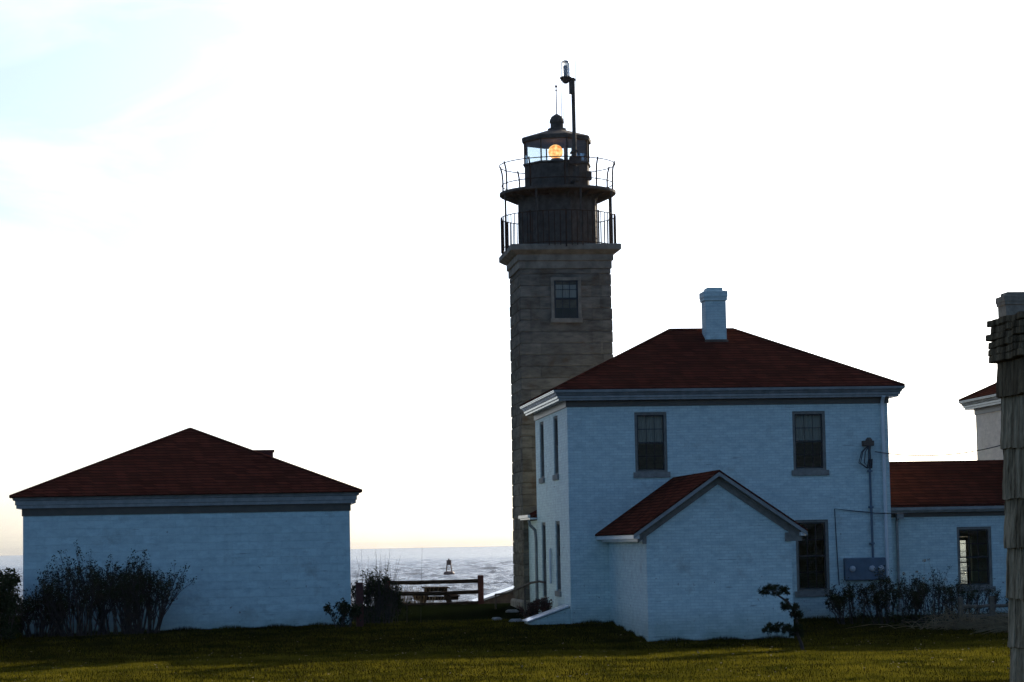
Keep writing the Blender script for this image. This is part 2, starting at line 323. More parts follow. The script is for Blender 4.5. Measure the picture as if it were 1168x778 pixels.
# wall frames: (u along wall, z up, d into the building) -> world
def TF(Y, flip=1): return lambda u, z, d: (u, Y+d*flip, z)
def TL(X, flip=1): return lambda u, z, d: (X+d*flip, u, z)
def tbox(mb, T, u0, u1, z0, z1, d0, d1):
    a = T(u0, z0, d0); b = T(u1, z1, d1)
    return mb.box(a[0], b[0], a[1], b[1], a[2], b[2])
def wall(mb, T, u0, u1, z0, z1, holes, th=0.3):
    us = sorted({u0, u1, *[h[0] for h in holes], *[h[1] for h in holes]}); zs = sorted({z0, z1, *[h[2] for h in holes], *[h[3] for h in holes]})
    def inside(u, z): return any(h[0] < u < h[1] and h[2] < z < h[3] for h in holes)
    for i in range(len(us)-1):
        for j in range(len(zs)-1):
            if inside((us[i]+us[i+1])/2, (zs[j]+zs[j+1])/2): continue
            for d in (0, th): mb.quad(T(us[i], zs[j], d), T(us[i+1], zs[j], d), T(us[i+1], zs[j+1], d), T(us[i], zs[j+1], d))
    for a, b, c_, e in holes:
        mb.quad(T(a, c_, 0), T(a, e, 0), T(a, e, th), T(a, c_, th)); mb.quad(T(b, c_, 0), T(b, e, 0), T(b, e, th), T(b, c_, th))
        mb.quad(T(a, c_, 0), T(b, c_, 0), T(b, c_, th), T(a, c_, th)); mb.quad(T(a, e, 0), T(b, e, 0), T(b, e, th), T(a, e, th))

def sash_window(T, u0, u1, z0, z1, parent, blind=0.5, sill=True, muntin=True, depth=0.0, cols=3):
    """opening u0..u1, z0..z1 in a wall; casing, two sashes with muntins, panes, sill, curtain"""
    D = depth
    w = 0.075; f = MB()
    tbox(f, T, u0+.002, u0+w, z0+.002, z1-.002, D+.03, D+.16); tbox(f, T, u1-w, u1-.002, z0+.002, z1-.002, D+.03, D+.16)
    tbox(f, T, u0+w, u1-w, z1-w, z1-.002, D+.03, D+.16); tbox(f, T, u0+w, u1-w, z0+.002, z0+.05, D+.03, D+.16)
    fr = f.build('window', m_frame, parent)
    a, b, c_, e = u0+w, u1-w, z0+.05, z1-w; mid = (c_+e)/2; s = MB(); p = MB(); k = .035
    for (zl, zh, dd) in ((mid-.02, e, D+.075), (c_, mid+.02, D+.115)):
        tbox(s, T, a, a+k, zl, zh, dd, dd+.03); tbox(s, T, b-k, b, zl, zh, dd, dd+.03)
        tbox(s, T, a+k, b-k, zl, zl+k, dd, dd+.03); tbox(s, T, a+k, b-k, zh-k, zh, dd, dd+.03)
        if muntin:
            for q in range(1, cols):
                uq = a+k+(b-a-2*k)*q/cols; tbox(s, T, uq-.008, uq+.008, zl+k, zh-k, dd+.004, dd+.022)
            zq = (zl+zh)/2; tbox(s, T, a+k, b-k, zq-.008, zq+.008, dd+.0035, dd+.0225)
        p.quad(T(a+k, zl+k, dd+.013), T(b-k, zl+k, dd+.013), T(b-k, zh-k, dd+.013), T(a+k, zh-k, dd+.013))
    s.build('sash', m_sash, fr); p.build('pane', m_glass, fr)
    if sill:
        g = MB(); tbox(g, T, u0-.06, u1+.06, z0-.15, z0, D-.05, D+.2); g.build('sill', m_sill, fr)
    if blind > 0:
        n = 26; cu = MB(); vs = []; zb = e-(e-c_)*blind
        for i in range(n+1):
            u = a+(b-a)*i/n; dq = D+.22+.012*math.sin(i*1.9)+.008*math.sin(i*4.1); vs += [T(u, zb, dq), T(u, e, dq)]
        cu.add(vs, [(2*i, 2*i+2, 2*i+3, 2*i+1) for i in range(n)]); cu.build('curtain', m_blind, fr)
    return fr

# ------------------------------------------------------------------ ground, sea
def gz(x, y):
    """height of the lawn: a shallow swale before the houses, a low crest by the fence, then the bank to the sea"""
    pts = [(-400, 0.9), (-20, 0.7), (0, 0.6), (25, 0.0), (41, -0.13), (48, -0.12), (52, -0.20), (56, -0.30), (59.5, -0.28), (65, -0.01), (70, 0.03), (80, 0.25), (82, .2), (84.5, -0.02), (90, -0.7), (100, -2.6), (112, -9.5), (130, -12)]
    ys = [p[0] for p in pts]; zs = [p[1] for p in pts]
    z = np.interp(y, ys, zs)
    left = np.clip((2-np.asarray(x))/10, 0, 1); m = np.clip((np.asarray(y)-45)/10, 0, 1)*np.clip((86-np.asarray(y))/10, 0, 1)
    z = z + 0.05*np.sin(np.asarray(x)*.31+1)*np.sin(np.asarray(y)*.27)*(1-np.clip((np.asarray(y)-56)/4, 0, 1)) - left*m*0.10
    return z
xs = np.unique(np.concatenate([np.linspace(-400, -20, 20), np.linspace(-20, 40, 81), np.linspace(40, 500, 20)]))
ys = np.unique(np.concatenate([np.linspace(-400, -20, 12), np.linspace(-20, 40, 31), np.linspace(40, 90, 76), np.linspace(90, 130, 30)]))
XX, YY = np.meshgrid(xs, ys)
wob = 3*np.sin(XX*.07)+1.5*np.sin(XX*.21+2)
ZZ = gz(XX, np.where(YY > 86, YY-wob*np.clip((YY-86)/10, 0, 1), YY))
g = MB(); nx = len(xs); g.v = list(zip(XX.ravel().tolist(), YY.ravel().tolist(), ZZ.ravel().tolist()))
g.f = [(j*nx+i, j*nx+i+1, (j+1)*nx+i+1, (j+1)*nx+i) for j in range(len(ys)-1) for i in range(nx-1)]
m_ground = bpy.data.materials.new('lawn_soil'); m_ground.use_nodes = True; t = m_ground.node_tree; b = t.nodes['Principled BSDF']
b.inputs['Roughness'].default_value = 0.95; b.inputs['Specular IOR Level'].default_value = 0.0
geo = nd(t, 'ShaderNodeNewGeometry')
n1 = nd(t, 'ShaderNodeTexNoise', Scale=0.45, Detail=8.0, Roughness=0.7); t.links.new(geo.outputs['Position'], n1.inputs['Vector'])
r1 = nd(t, 'ShaderNodeValToRGB'); e = r1.color_ramp.elements; e[0].position = 0.35; e[0].color = (0.016, 0.020, 0.003, 1); e[1].position = 0.66; e[1].color = (0.034, 0.030, 0.005, 1)
t.links.new(n1.outputs[0], r1.inputs[0])
n2 = nd(t, 'ShaderNodeTexNoise', Scale=9.0, Detail=5.0, Roughness=0.8); t.links.new(geo.outputs['Position'], n2.inputs['Vector'])
r2 = nd(t, 'ShaderNodeValToRGB'); e = r2.color_ramp.elements; e[0].position = 0.35; e[0].color = (0.35, 0.35, 0.35, 1); e[1].position = 0.7; e[1].color = (1.4, 1.3, 1.1, 1)
t.links.new(n2.outputs[0], r2.inputs[0])
mx = nd(t, 'ShaderNodeMix', data_type='RGBA', blend_type='MULTIPLY'); mx.inputs[0].default_value = 1
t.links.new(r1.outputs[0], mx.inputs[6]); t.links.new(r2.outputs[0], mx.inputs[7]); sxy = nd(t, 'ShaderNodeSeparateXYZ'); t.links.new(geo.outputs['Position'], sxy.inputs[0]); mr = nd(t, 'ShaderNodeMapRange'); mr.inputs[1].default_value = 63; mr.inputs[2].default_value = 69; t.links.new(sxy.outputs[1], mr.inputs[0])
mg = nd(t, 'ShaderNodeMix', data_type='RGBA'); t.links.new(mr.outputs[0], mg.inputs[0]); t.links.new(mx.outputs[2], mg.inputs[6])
mm = nd(t, 'ShaderNodeMix', data_type='RGBA', blend_type='MULTIPLY'); mm.inputs[0].default_value = 1; mm.inputs[6].default_value = (0.008, 0.013, 0.004, 1); t.links.new(r2.outputs[0], mm.inputs[7]); t.links.new(mm.outputs[2], mg.inputs[7])  # lawn behind the house fronts coloured darker and greener, in place of shade
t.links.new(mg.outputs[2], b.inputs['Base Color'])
bp = nd(t, 'ShaderNodeBump', Strength=1.0, Distance=0.12); t.links.new(n2.outputs[0], bp.inputs['Height']); t.links.new(bp.outputs[0], b.inputs['Normal'])
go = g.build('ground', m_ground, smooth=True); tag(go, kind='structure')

SEA = -8.0
m_sea = bpy.data.materials.new('sea_water'); m_sea.use_nodes = True; t = m_sea.node_tree; b = t.nodes['Principled BSDF']
b.inputs['Base Color'].default_value = (0.03, 0.04, 0.035, 1); b.inputs['Roughness'].default_value = 0.22; b.inputs['IOR'].default_value = 1.33
geo = nd(t, 'ShaderNodeNewGeometry')
hs = []
for sc, st, det, amp in ((0.035, (1, 2.2, 1), 5, 1.2), (0.16, (1, 1.6, 1), 6, .8), (0.9, (1, 1.2, 1), 4, .35)):
    mp = nd(t, 'ShaderNodeMapping'); mp.inputs['Scale'].default_value = st; mp.inputs['Rotation'].default_value = (0, 0, R(12)); t.links.new(geo.outputs['Position'], mp.inputs[0])
    n = nd(t, 'ShaderNodeTexNoise', Scale=sc, Detail=float(det), Roughness=0.62); t.links.new(mp.outputs[0], n.inputs['Vector'])
    k = nd(t, 'ShaderNodeMath', operation='MULTIPLY'); k.inputs[1].default_value = amp; t.links.new(n.outputs[0], k.inputs[0]); hs.append(k)
a1 = nd(t, 'ShaderNodeMath', operation='ADD'); t.links.new(hs[0].outputs[0], a1.inputs[0]); t.links.new(hs[1].outputs[0], a1.inputs[1])
a2 = nd(t, 'ShaderNodeMath', operation='ADD'); t.links.new(a1.outputs[0], a2.inputs[0]); t.links.new(hs[2].outputs[0], a2.inputs[1])
bp = nd(t, 'ShaderNodeBump', Strength=1.0, Distance=1.0); t.links.new(a2.outputs[0], bp.inputs['Height']); t.links.new(bp.outputs[0], b.inputs['Normal'])
# wind waves as real geometry out to 2.2 km, a flat sheet with the same bump beyond that
nr, na = 820, 640
rad = 95*np.exp(np.linspace(0, math.log(2200/95), nr)); ang = np.linspace(-.42, .62, na)
RR, AA = np.meshgrid(rad, ang, indexing='ij'); SX = RR*np.sin(AA); SY = RR*np.cos(AA); H = np.zeros_like(SX)
wr = np.random.default_rng(3)
for lam, amp in [(46, .18), (31, .17), (23, .16), (17, .16), (12, .13), (9.5, .11), (7.5, .09), (6, .10), (4.8, .085), (3.9, .07), (3.2, .06), (2.6, .05)]:
    for k in range(5):
        th = R(200)+wr.normal(0, .55); l_ = lam*wr.uniform(.8, 1.25); ph_ = wr.uniform(0, 6.28); q = 2*math.pi/l_
        mod = .5+.5*np.sin(SX*q*.17*wr.uniform(.5, 1.5)+SY*q*.13*wr.uniform(.5, 1.5)+wr.uniform(0, 6.28))
        H += amp*1.05*mod*(2*np.abs(np.cos(.5*((SX*math.sin(th)+SY*math.cos(th))*q+ph_)))**1.0-1.27)*-1
fade = np.clip((2200-RR)/900, 0, 1); H = H*fade + .02
V = np.stack([SX, SY, SEA+H], -1).reshape(-1, 3)
idx = np.arange(nr*na).reshape(nr, na); F = np.stack([idx[:-1, :-1], idx[:-1, 1:], idx[1:, 1:], idx[1:, :-1]], -1).reshape(-1, 4)
far = np.array([[-20000, -300, SEA-.9], [20000, -300, SEA-.9], [20000, 90, SEA-.9], [-20000, 90, SEA-.9]])
me = bpy.data.meshes.new('sea'); nv = len(V); nf = len(F)
me.vertices.add(nv); me.vertices.foreach_set('co', V.ravel()); me.loops.add(nf*4); me.loops.foreach_set('vertex_index', F.ravel().astype(np.int32))
me.polygons.add(nf); me.polygons.foreach_set('loop_start', np.arange(0, 4*nf, 4, dtype=np.int32)); me.polygons.foreach_set('loop_total', np.full(nf, 4, dtype=np.int32))
me.polygons.foreach_set('use_smooth', np.ones(nf, dtype=bool)); me.update(); me.materials.append(m_sea)
so_ = bpy.data.objects.new('sea', me); COL.objects.link(so_); tag(so_, kind='structure')
sw = MB(); sw.quad((-8900, 60, SEA-1.3), (8900, 60, SEA-1.3), (8900, 12900, SEA-.2), (-8900, 12900, SEA-.2)); o = sw.build('sea', m_sea); tag(o, kind='structure')

# ------------------------------------------------------------------ the two-storey keeper's houses
def downspout(mb, x, y, z0, z1, r=0.05):
    mb.tube([(x, y, z0), (x, y, z1)], r, 8)
def hip_roof(mb, X0, X1, Y0, Y1, ze, zr, ov=0.03):
    h = (Y1-Y0)/2; ym = (Y0+Y1)/2; th = .035
    a = [(X0-ov, Y0-ov), (X1+ov, Y0-ov), (X1+ov, Y1+ov), (X0-ov, Y1+ov)]
    rl, rr_ = (X0+h, ym), (X1-h, ym)
    if X1-X0-2*h < 0.05: rl = rr_ = ((X0+X1)/2, ym)
    vs = [(x, y, ze+th) for x, y in a]+[(*rl, zr), (*rr_, zr)]+[(x, y, ze) for x, y in a]
    fs = [(0, 1, 5, 4), (1, 2, 5), (2, 3, 4, 5), (3, 0, 4)]+[(6+i, 6+(i+1) % 4, (i+1) % 4, i) for i in range(4)]+[(9, 8, 7, 6)]
    return mb.add(vs, fs)
def ridge_caps(mb, pts_pairs):
    for a, b in pts_pairs:
        mb.tube([a, b], 0.055, 6)

X0, X1, Y0, Y1 = 8.565, 18.384, 65.11, 73.08
WX0, WX1, WY0, WY1 = X0+.414, X1-.414, Y0+.414, Y1-.414
def keeper_house(dx, label, front, left, chimneys, spout=True):
    root = thing('keeper_house', (WX0+dx, WY0, 0), label, 'house', 'two-storey hip-roofed keepers houses')
    w = MB(); zb, zt = -0.6, 6.07
    wall(w, TF(WY0), WX0+dx, WX1+dx, zb, zt, front)
    wall(w, TF(WY1, -1), WX0+dx, WX1+dx, zb, zt, [])
    wall(w, TL(WX0+dx), WY0, WY1, zb, zt, left)
    wall(w, TL(WX1+dx, -1), WY0, WY1, zb, zt, [])
    w.build('wall', m_wall if dx == 0 else m_wall2, root)
    fl = MB(); fl.box(WX0+dx+.31, WX1+dx-.31, WY0+.31, WY1-.31, 3.0, 3.2); fl.box(WX0+dx+.31, WX1+dx-.31, WY0+.31, WY1-.31, -.3, .3); fl.build('floor', m_dark, root)
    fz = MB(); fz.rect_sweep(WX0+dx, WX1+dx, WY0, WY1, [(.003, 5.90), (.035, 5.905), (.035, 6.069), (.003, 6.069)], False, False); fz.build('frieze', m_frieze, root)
    e = MB(); E = .414
    prof = [(-.02, 6.07), (.26, 6.07), (.26, 6.13), (.30, 6.135), (.30, 6.19), (.325, 6.21), (.35, 6.26), (.40, 6.29), (.40, 6.32), (.414, 6.325), (.414, 6.352), (.37, 6.352)]
    e.rect_sweep(WX0+dx, WX1+dx, WY0, WY1, prof); e.build('cornice', m_trim, root)
    rf = MB(); hip_roof(rf, X0+dx+.05, X1+dx-.05, Y0+.05, Y1-.05, 6.345, 8.31); ro = rf.build('roof', m_roof if dx == 0 else m_roof2, root)
    h = (Y1-Y0)/2; ym = (Y0+Y1)/2; rc = MB(); L = (X0+dx+h, ym, 8.31); Rr = (X1+dx-h, ym, 8.31)
    ridge_caps(rc, [(L, Rr), (L, (X0+dx+.03, Y0+.03, 6.37)), (L, (X0+dx+.03, Y1-.03, 6.37)), (Rr, (X1+dx-.03, Y0+.03, 6.37)), (Rr, (X1+dx-.03, Y1-.03, 6.37))]); rc.build('ridge_cap', m_roof if dx == 0 else m_roof2, ro)
    for (cx, cy_, w2, d2, z0, z1) in chimneys:
        c_ = MB(); pr = [(0, z0), (0, z1-.40), (.035, z1-.38), (.035, z1-.30), (.05, z1-.28), (.05, z1-.12), (0, z1-.10), (-.10, z1-.095)]
        c_.rect_sweep(cx-w2, cx+w2, cy_-d2, cy_+d2, pr, False, True); ch = c_.build('chimney', m_wall if dx == 0 else m_granite_smooth, root)
        pt = MB(); pt.rect_sweep(cx-w2+.1, cx+w2-.1, cy_-d2+.1, cy_+d2-.1, [(0, z1-.094), (.03, z1-.09), (.03, z1-.02), (.01, z1), (-.08, z1), (-.08, z1-.09)], False, True); pt.build('chimney_pot', m_wall if dx == 0 else m_granite_smooth, ch)
        fh = MB(); fh.rect_sweep(cx-w2, cx+w2, cy_-d2, cy_+d2, [(.002, 7.55), (.04, 7.6), (.04, 7.93), (.002, 7.96)], False, False)
        if abs(cy_-ym) < 1.0 and cx > L[0]: fh.build('chimney_flashing', m_iron, ch)
    for h_ in front: sash_window(TF(WY0), *h_, root, blind=0.52 if h_[2] > 3 else 0.0)
    for h_ in left: sash_window(TL(WX0+dx), *h_, root, blind=0.5 if h_[2] > 3 else 0.3)
    return root
front = [(10.84, 11.74, 4.09, 5.74), (15.26, 16.19, 4.08, 5.71), (15.26, 16.19, 0.75, 2.71)]
leftw = [(67.52, 68.45, 4.13, 5.80), (70.70, 71.62, 4.13, 5.80), (67.52, 68.45, 0.85, 2.82), (70.70, 71.62, 0.60, 2.82)]
house = keeper_house(0, 'white two-storey house with red hip roof right in front of the tower', front, leftw, [(13.74, 68.55, .30, .30, 7.2, 9.47)])
hs_ = MB(); downspout(hs_, 17.80, WY0-.07, 0.1, 5.85, .055); hs_.tube([(17.80, WY0-.07, 5.85), (17.80, WY0-.12, 5.97), (17.80, WY0-.26, 6.1)], .055, 8)
hs_.build('downspout', m_whitepaint, house)
cb_ = MB(); cb_.box(17.62, 17.70, WY0-.03, WY0-.002, 3.0, 5.6); 
dx2 = 22.3-X0
house2 = keeper_house(dx2, 'white house at the far right, mostly hidden behind the shingled post', [(28.6, 29.5, 4.09, 5.74), (24.2, 25.1, 4.09, 5.74), (24.2, 25.1, .75, 2.71)], [], [(22.86, 69.0, .38, .38, 6.2, 9.32)])

# thin white fixture, porch passage behind the house, bulkhead beside the wall
o = MB(); o.tube([(WX0-.05, 69.35, 1.05), (WX0-.05, 69.35, 2.05)], .04, 6); o.build('pipe', m_whitepaint, house)
pa = thing('passage', (9.0, 72.7, 0), 'low white link with gutter between the main house and the granite tower', 'passage')
o = MB(); wall(o, TL(9.02), 72.72, 75.25, -.5, 2.9, [], .2); o.build('wall', m_wall, pa); o = MB(); wall(o, TL(11.6, -1), 72.72, 75.25, -.5, 2.9, [], .2); o.build('wall', m_wall, pa)
o = MB(); o.add([(8.78, 72.70, 3.0), (11.9, 72.70, 3.0), (11.9, 75.2, 3.0), (8.78, 75.2, 3.0), (9.6, 72.70, 3.4), (11.2, 72.70, 3.4), (11.2, 75.2, 3.4), (9.6, 75.2, 3.4)],
      [(0, 3, 2, 1), (4, 5, 6, 7), (0, 1, 5, 4), (1, 2, 6, 5), (2, 3, 7, 6), (3, 0, 4, 7)]); o.build('roof', m_roof, pa)
o = MB(); o.box(8.70, 8.775, 72.70, 75.2, 2.98, 3.07); o.box(8.76, 9.015, 72.70, 75.2, 2.93, 2.978); o.build('gutter', m_whitepaint, pa)
o = MB(); o.tube([(8.74, 72.8, 2.9), (8.78, 72.8, 2.75), (8.93, 72.8, 2.6), (8.95, 72.8, 2.3), (8.95, 72.8, 0.2)], .045, 8); o.build('downspout', m_trim, pa)

bk = thing('cellar_bulkhead', (8.3, 66.2, 0), 'white sloping cellar bulkhead against the side wall of the main house', 'bulkhead')
o = MB(); o.add([(7.86, 65.75, -.1), (8.975, 65.75, -.1), (8.975, 66.9, -.1), (7.86, 66.9, -.1), (7.86, 65.75, .06), (8.975, 65.75, .44), (8.975, 66.9, .44), (7.86, 66.9, .06)],
      [(0, 3, 2, 1), (4, 5, 6, 7), (0, 1, 5, 4), (1, 2, 6, 5), (2, 3, 7, 6), (3, 0, 4, 7)]); o.build('curb', m_wall, bk)
o = MB(); o.add([(7.80, 65.70, .065), (8.975, 65.70, .465), (8.975, 66.95, .465), (7.80, 66.95, .065), (7.80, 65.70, .10), (8.975, 65.70, .50), (8.975, 66.95, .50), (7.80, 66.95, .10)],
      [(0, 3, 2, 1), (4, 5, 6, 7), (0, 1, 5, 4), (1, 2, 6, 5), (2, 3, 7, 6), (3, 0, 4, 7)]); o.build('door', m_whitepaint, bk)

hr = thing('handrail', (8.9, 72.5, .2), 'dark curved handrail running from the house wall past the tower foot', 'handrail')
o = MB(); o.tube([(8.97, 71.0, 1.05), (8.85, 71.4, 1.08), (8.7, 72.2, 1.03), (8.5, 73.6, .85), (8.3, 75, .68), (8.05, 76.2, .62)], .035, 6); o.build('rail', m_iron, hr)
o = MB(); o.tube([(8.05, 76.2, .62), (8.05, 76.2, .0)], .03, 6); o.build('post', m_iron, hr)
o = MB(); o.tube([(8.6, 73, .93), (8.6, 73, .0)], .03, 6); o.build('post', m_iron, hr)

# sloping white hatch beyond the tower foot
hb = thing('storm_hatch', (9.0, 84, .2), 'white sloping hatch with dark side, left of the tower foot', 'hatch')
o = MB(); o.add([(8.15, 83, -.1), (10.4, 83, -.1), (10.4, 84.6, -.1), (8.15, 84.6, -.1), (8.15, 83, .18), (10.4, 83, .88), (10.4, 84.6, .88), (8.15, 84.6, .18)],
      [(0, 3, 2, 1), (4, 5, 6, 7), (0, 1, 5, 4), (1, 2, 6, 5), (2, 3, 7, 6), (3, 0, 4, 7)]); o.build('base', m_iron, hb)
o = MB(); o.add([(8.05, 82.9, .19), (10.4, 82.9, .92), (10.4, 84.7, .92), (8.05, 84.7, .19), (8.05, 82.9, .26), (10.4, 82.9, 1.0), (10.4, 84.7, 1.0), (8.05, 84.7, .26)],
      [(0, 3, 2, 1), (4, 5, 6, 7), (0, 1, 5, 4), (1, 2, 6, 5), (2, 3, 7, 6), (3, 0, 4, 7)]); o.build('lid', m_whitepaint, hb)

# ------------------------------------------------------------------ one-storey wing between the houses
GX0, GX1, GY0, GY1 = WX1+.003, WX0+dx2-.003, 66.5, 70.9
wing = thing('link_building', (18, 66.5, 0), 'low white building with red gable roof joining the two houses', 'building')
fh = [(20.12, 21.12, 0.76, 2.44)]; bh = [(20.9, 21.80, 0.66, 2.16)]
o = MB(); wall(o, TF(GY0), GX0, GX1, -.6, 2.86, fh); wall(o, TF(GY1, -1), GX0, GX1, -.6, 2.86, bh); wall(o, TL(GX0), GY0+.3, GY1-.3, -.6, 2.86, [], .1); wall(o, TL(GX1, -1), GY0+.3, GY1-.3, -.6, 2.86, [], .1)
o.build('wall', m_wall, wing)
o = MB(); o.box(GX0+.11, GX1-.11, GY0+.31, GY1-.31, 2.75, 2.85); o.build('ceiling', m_dark, wing); o = MB(); o.box(GX0+.11, GX1-.11, GY0+.31, GY1-.31, -.3, .2); o.build('floor', m_dark, wing)
def gable_x(mb, x0, x1, y0, y1, ze, zr, th=.07):
    ym = (y0+y1)/2
    P = [(y0, ze), (ym, zr), (y1, ze), (y1, ze-th), (ym, zr-th), (y0, ze-th)]
    return mb.add([(x0, y, z) for y, z in P]+[(x1, y, z) for y, z in P], [(0, 6, 7, 1), (1, 7, 8, 2), (5, 4, 10, 11), (4, 3, 9, 10), (0, 5, 11, 6), (2, 8, 9, 3), (0, 1, 4, 5), (1, 2, 3, 4), (6, 11, 10, 7), (7, 10, 9, 8)])
o = MB(); gable_x(o, GX0, GX1, GY0-.32, GY1+.32, 3.09, 4.38); o.build('roof', m_roof, wing)
o = MB(); o.box(GX0, GX1, GY0-.30, GY0-.24, 2.90, 3.015); o.box(GX0, GX1, GY0-.36, GY0-.303, 2.93, 3.00); o.box(GX0, GX1, GY0-.24, GY0, 2.865, 2.90); o.build('cornice', m_trim, wing); o = MB(); o.box(GX0, GX1, GY1, GY1+.3, 2.865, 3.0); o.build('cornice', m_trim, wing)
o = MB(); o.box(GX0, GX1, GY0-.03, GY0-.003, 2.74, 2.863); o.build('frieze', m_frieze, wing)
o = MB(); o.tube([(18.42, GY0-.2, 2.9), (18.42, GY0-.2, 2.8), (18.38, GY0-.07, 2.65), (18.38, GY0-.07, .1)], .04, 8); o.box(18.33, 18.52, GY0-.3, GY0-.14, 2.70, 2.86); o.build('downspout', m_trim, wing)
sash_window(TF(GY0), *fh[0], wing, blind=0, cols=3)
sash_window(TF(GY1, -1), *bh[0], wing, blind=0, cols=2)

# ------------------------------------------------------------------ gabled annex in front of the house
AX0, AX1, AY0, AY1 = 10.05, 13.71, 59.36, WY0-.003
AM = (AX0+AX1)/2; AZ = -.27
annex = thing('annex', (AM, AY0, AZ), 'small gabled white brick annex with its own red roof, before the main house', 'annex')
o = MB(); wall(o, TL(AX0), AY0, AY1, AZ-.5, 2.30, [], .25); wall(o, TL(AX1, -1), AY0, AY1, AZ-.5, 2.30, [], .25)
sl_ = (3.93-2.38)/(AM-9.70)
zt = 2.30; zg = 3.80
for yy in (AY0, AY0+.25):
    o.add([(AX0, yy, AZ-.5), (AX1, yy, AZ-.5), (AX1, yy, 2.30), (AX1, yy, 2.40+.0), (AM, yy, zg), (AX0, yy, 2.40), (AX0, yy, 2.30)], [(0, 1, 2, 3, 4, 5, 6)])
o.build('wall', m_wall, annex)
def gable_y(mb, x0, x1, y0, y1, ze, zr, th=.08):
    xm = (x0+x1)/2; P = [(x0, ze), (xm, zr), (x1, ze), (x1, ze-th), (xm, zr-th), (x0, ze-th)]
    return mb.add([(x, y0, z) for x, z in P]+[(x, y1, z) for x, z in P], [(0, 1, 7, 6), (1, 2, 8, 7), (5, 11, 10, 4), (4, 10, 9, 3), (0, 6, 11, 5), (2, 3, 9, 8), (0, 5, 4, 1), (1, 4, 3, 2), (6, 7, 10, 11), (7, 8, 9, 10)])
o = MB(); gable_y(o, 9.68, 14.08, AY0-.28, AY1-.002, 2.42, 3.94, .05); ar = o.build('roof', m_roof, annex)
# rake boards (stepped) and eave returns
def rake(mb, xo, y0, y1, ztop, th, zoff):
    """a chevron board hanging below the roof line"""
    xm = AM; k = (3.94-2.42)/(AM-9.68)
    for sgn in (-1, 1):
        xe = xm+sgn*xo; za = 3.94-.053-zoff; zb = za-k*xo
        vs = [(xm, y0, za), (xe, y0, zb), (xe, y0, zb-th), (xm, y0, za-th), (xm, y1, za), (xe, y1, zb), (xe, y1, zb-th), (xm, y1, za-th)]
        mb.add(vs, [(0, 1, 2, 3), (4, 7, 6, 5), (0, 4, 5, 1), (3, 2, 6, 7), (1, 5, 6, 2), (0, 3, 7, 4)])
o = MB(); rake(o, 2.19, AY0-.27, AY0-.235, 0, .10, 0.0); rake(o, 2.15, AY0-.232, AY0-.14, 0, .07, .0); o.build('rake_board', m_trim, annex)
o = MB(); rake(o, 2.05, AY0-.04, AY0-.003, 0, .27, .03); rake(o, 2.1, AY0-.137, AY0-.043, 0, .03, .03)
for sx_ in (-1, 1):
    xw = AX0 if sx_ < 0 else AX1
    o.box(xw+sx_*.003-(.16 if sx_ > 0 else 0), xw+sx_*.26+(.16 if sx_ < 0 else 0)-0, AY0-.06, AY0-.002, 2.14, 2.36)
o.build('frieze', m_frame, annex)
o = MB()
for sx_, xw in ((-1, AX0), (1, AX1)):
    o.box(xw+sx_*.003, xw+sx_*.20, AY0-.02, AY1, 2.20, 2.30); o.box(xw+sx_*.20, xw+sx_*.34, AY0-.2, AY1, 2.27, 2.365); o.build('cornice', m_whitepaint, annex); o = MB()

# ------------------------------------------------------------------ electrics on the front wall
mt = thing('electrical_meter_panel', (17.15, WY0, 1.3), 'blue-grey meter cabinet with three round dials on the main house wall', 'meter panel')
o = MB(); o.chbox(16.58, 17.72, WY0-.2, WY0-.003, 1.02, 1.64, .02); o.build('cabinet', m_metal, mt)
for ux in (16.78, 17.33, 17.58):
    o = MB(); o.rings([[(ux+r*math.cos(a*math.pi/8), WY0-yy, 1.34+r*math.sin(a*math.pi/8)) for a in range(16)] for r, yy in ((.085, .195), (.085, .24), (.06, .27), (.03, .28))]); o.build('dial', m_meterglass, mt)
o = MB(); o.tube([(17.40, WY0-.1, 1.63), (17.38, WY0-.1, 4.78)], .035, 8)
for z in (2.0, 3.0, 4.0): o.box(17.33, 17.45, WY0-.14, WY0-.003, z, z+.05)
o.build('conduit', m_metal, mt)
o = MB(); o.lathe(17.38, WY0-.12, [(.05, 4.78), (.09, 4.8), (.10, 4.88), (.05, 4.95)], 10); o.box(17.2, 17.5, WY0-.22, WY0-.003, 4.72, 4.86); o.build('weatherhead', m_iron, mt)
o = MB(); 
for q in range(5):
    a = random.uniform(-.3, .3); o.tube([(17.38+a*.2, WY0-.2, 4.72), (17.30+a*.7, WY0-.28, 4.55), (17.3+a, WY0-.25, 4.25), (17.38+a*.4, WY0-.2, 4.1), (17.42+a*.3, WY0-.16, 4.35)], .014, 5)
o.build('cable_loop', m_cable, mt)
o = MB(); P = []
for i in range(25):
    q = i/24; P.append((17.5+(22.66-17.5)*q, 65.25+(66.4-65.25)*q, 4.55+.55*q-1.35*q*(1-q)))
o.tube(P, .014, 5); tag(o.build('service_cable', m_cable), 'overhead black cable sagging from the main house to the far right house', 'cable')
o = MB(); P = [(16.44, WY0-.03, .9), (16.40, WY0-.03, 2.0), (16.37, WY0-.04, 3.0), (16.9, WY0-.05, 2.93), (17.5, WY0-.14, 2.86), (18.1, WY0-.1, 2.84), (18.6, GY0-.42, 2.84)]
o.tube(P, .014, 5); tag(o.build('wall_cable', m_cable), 'thin black cable running up and across the main house wall above the meters', 'cable')

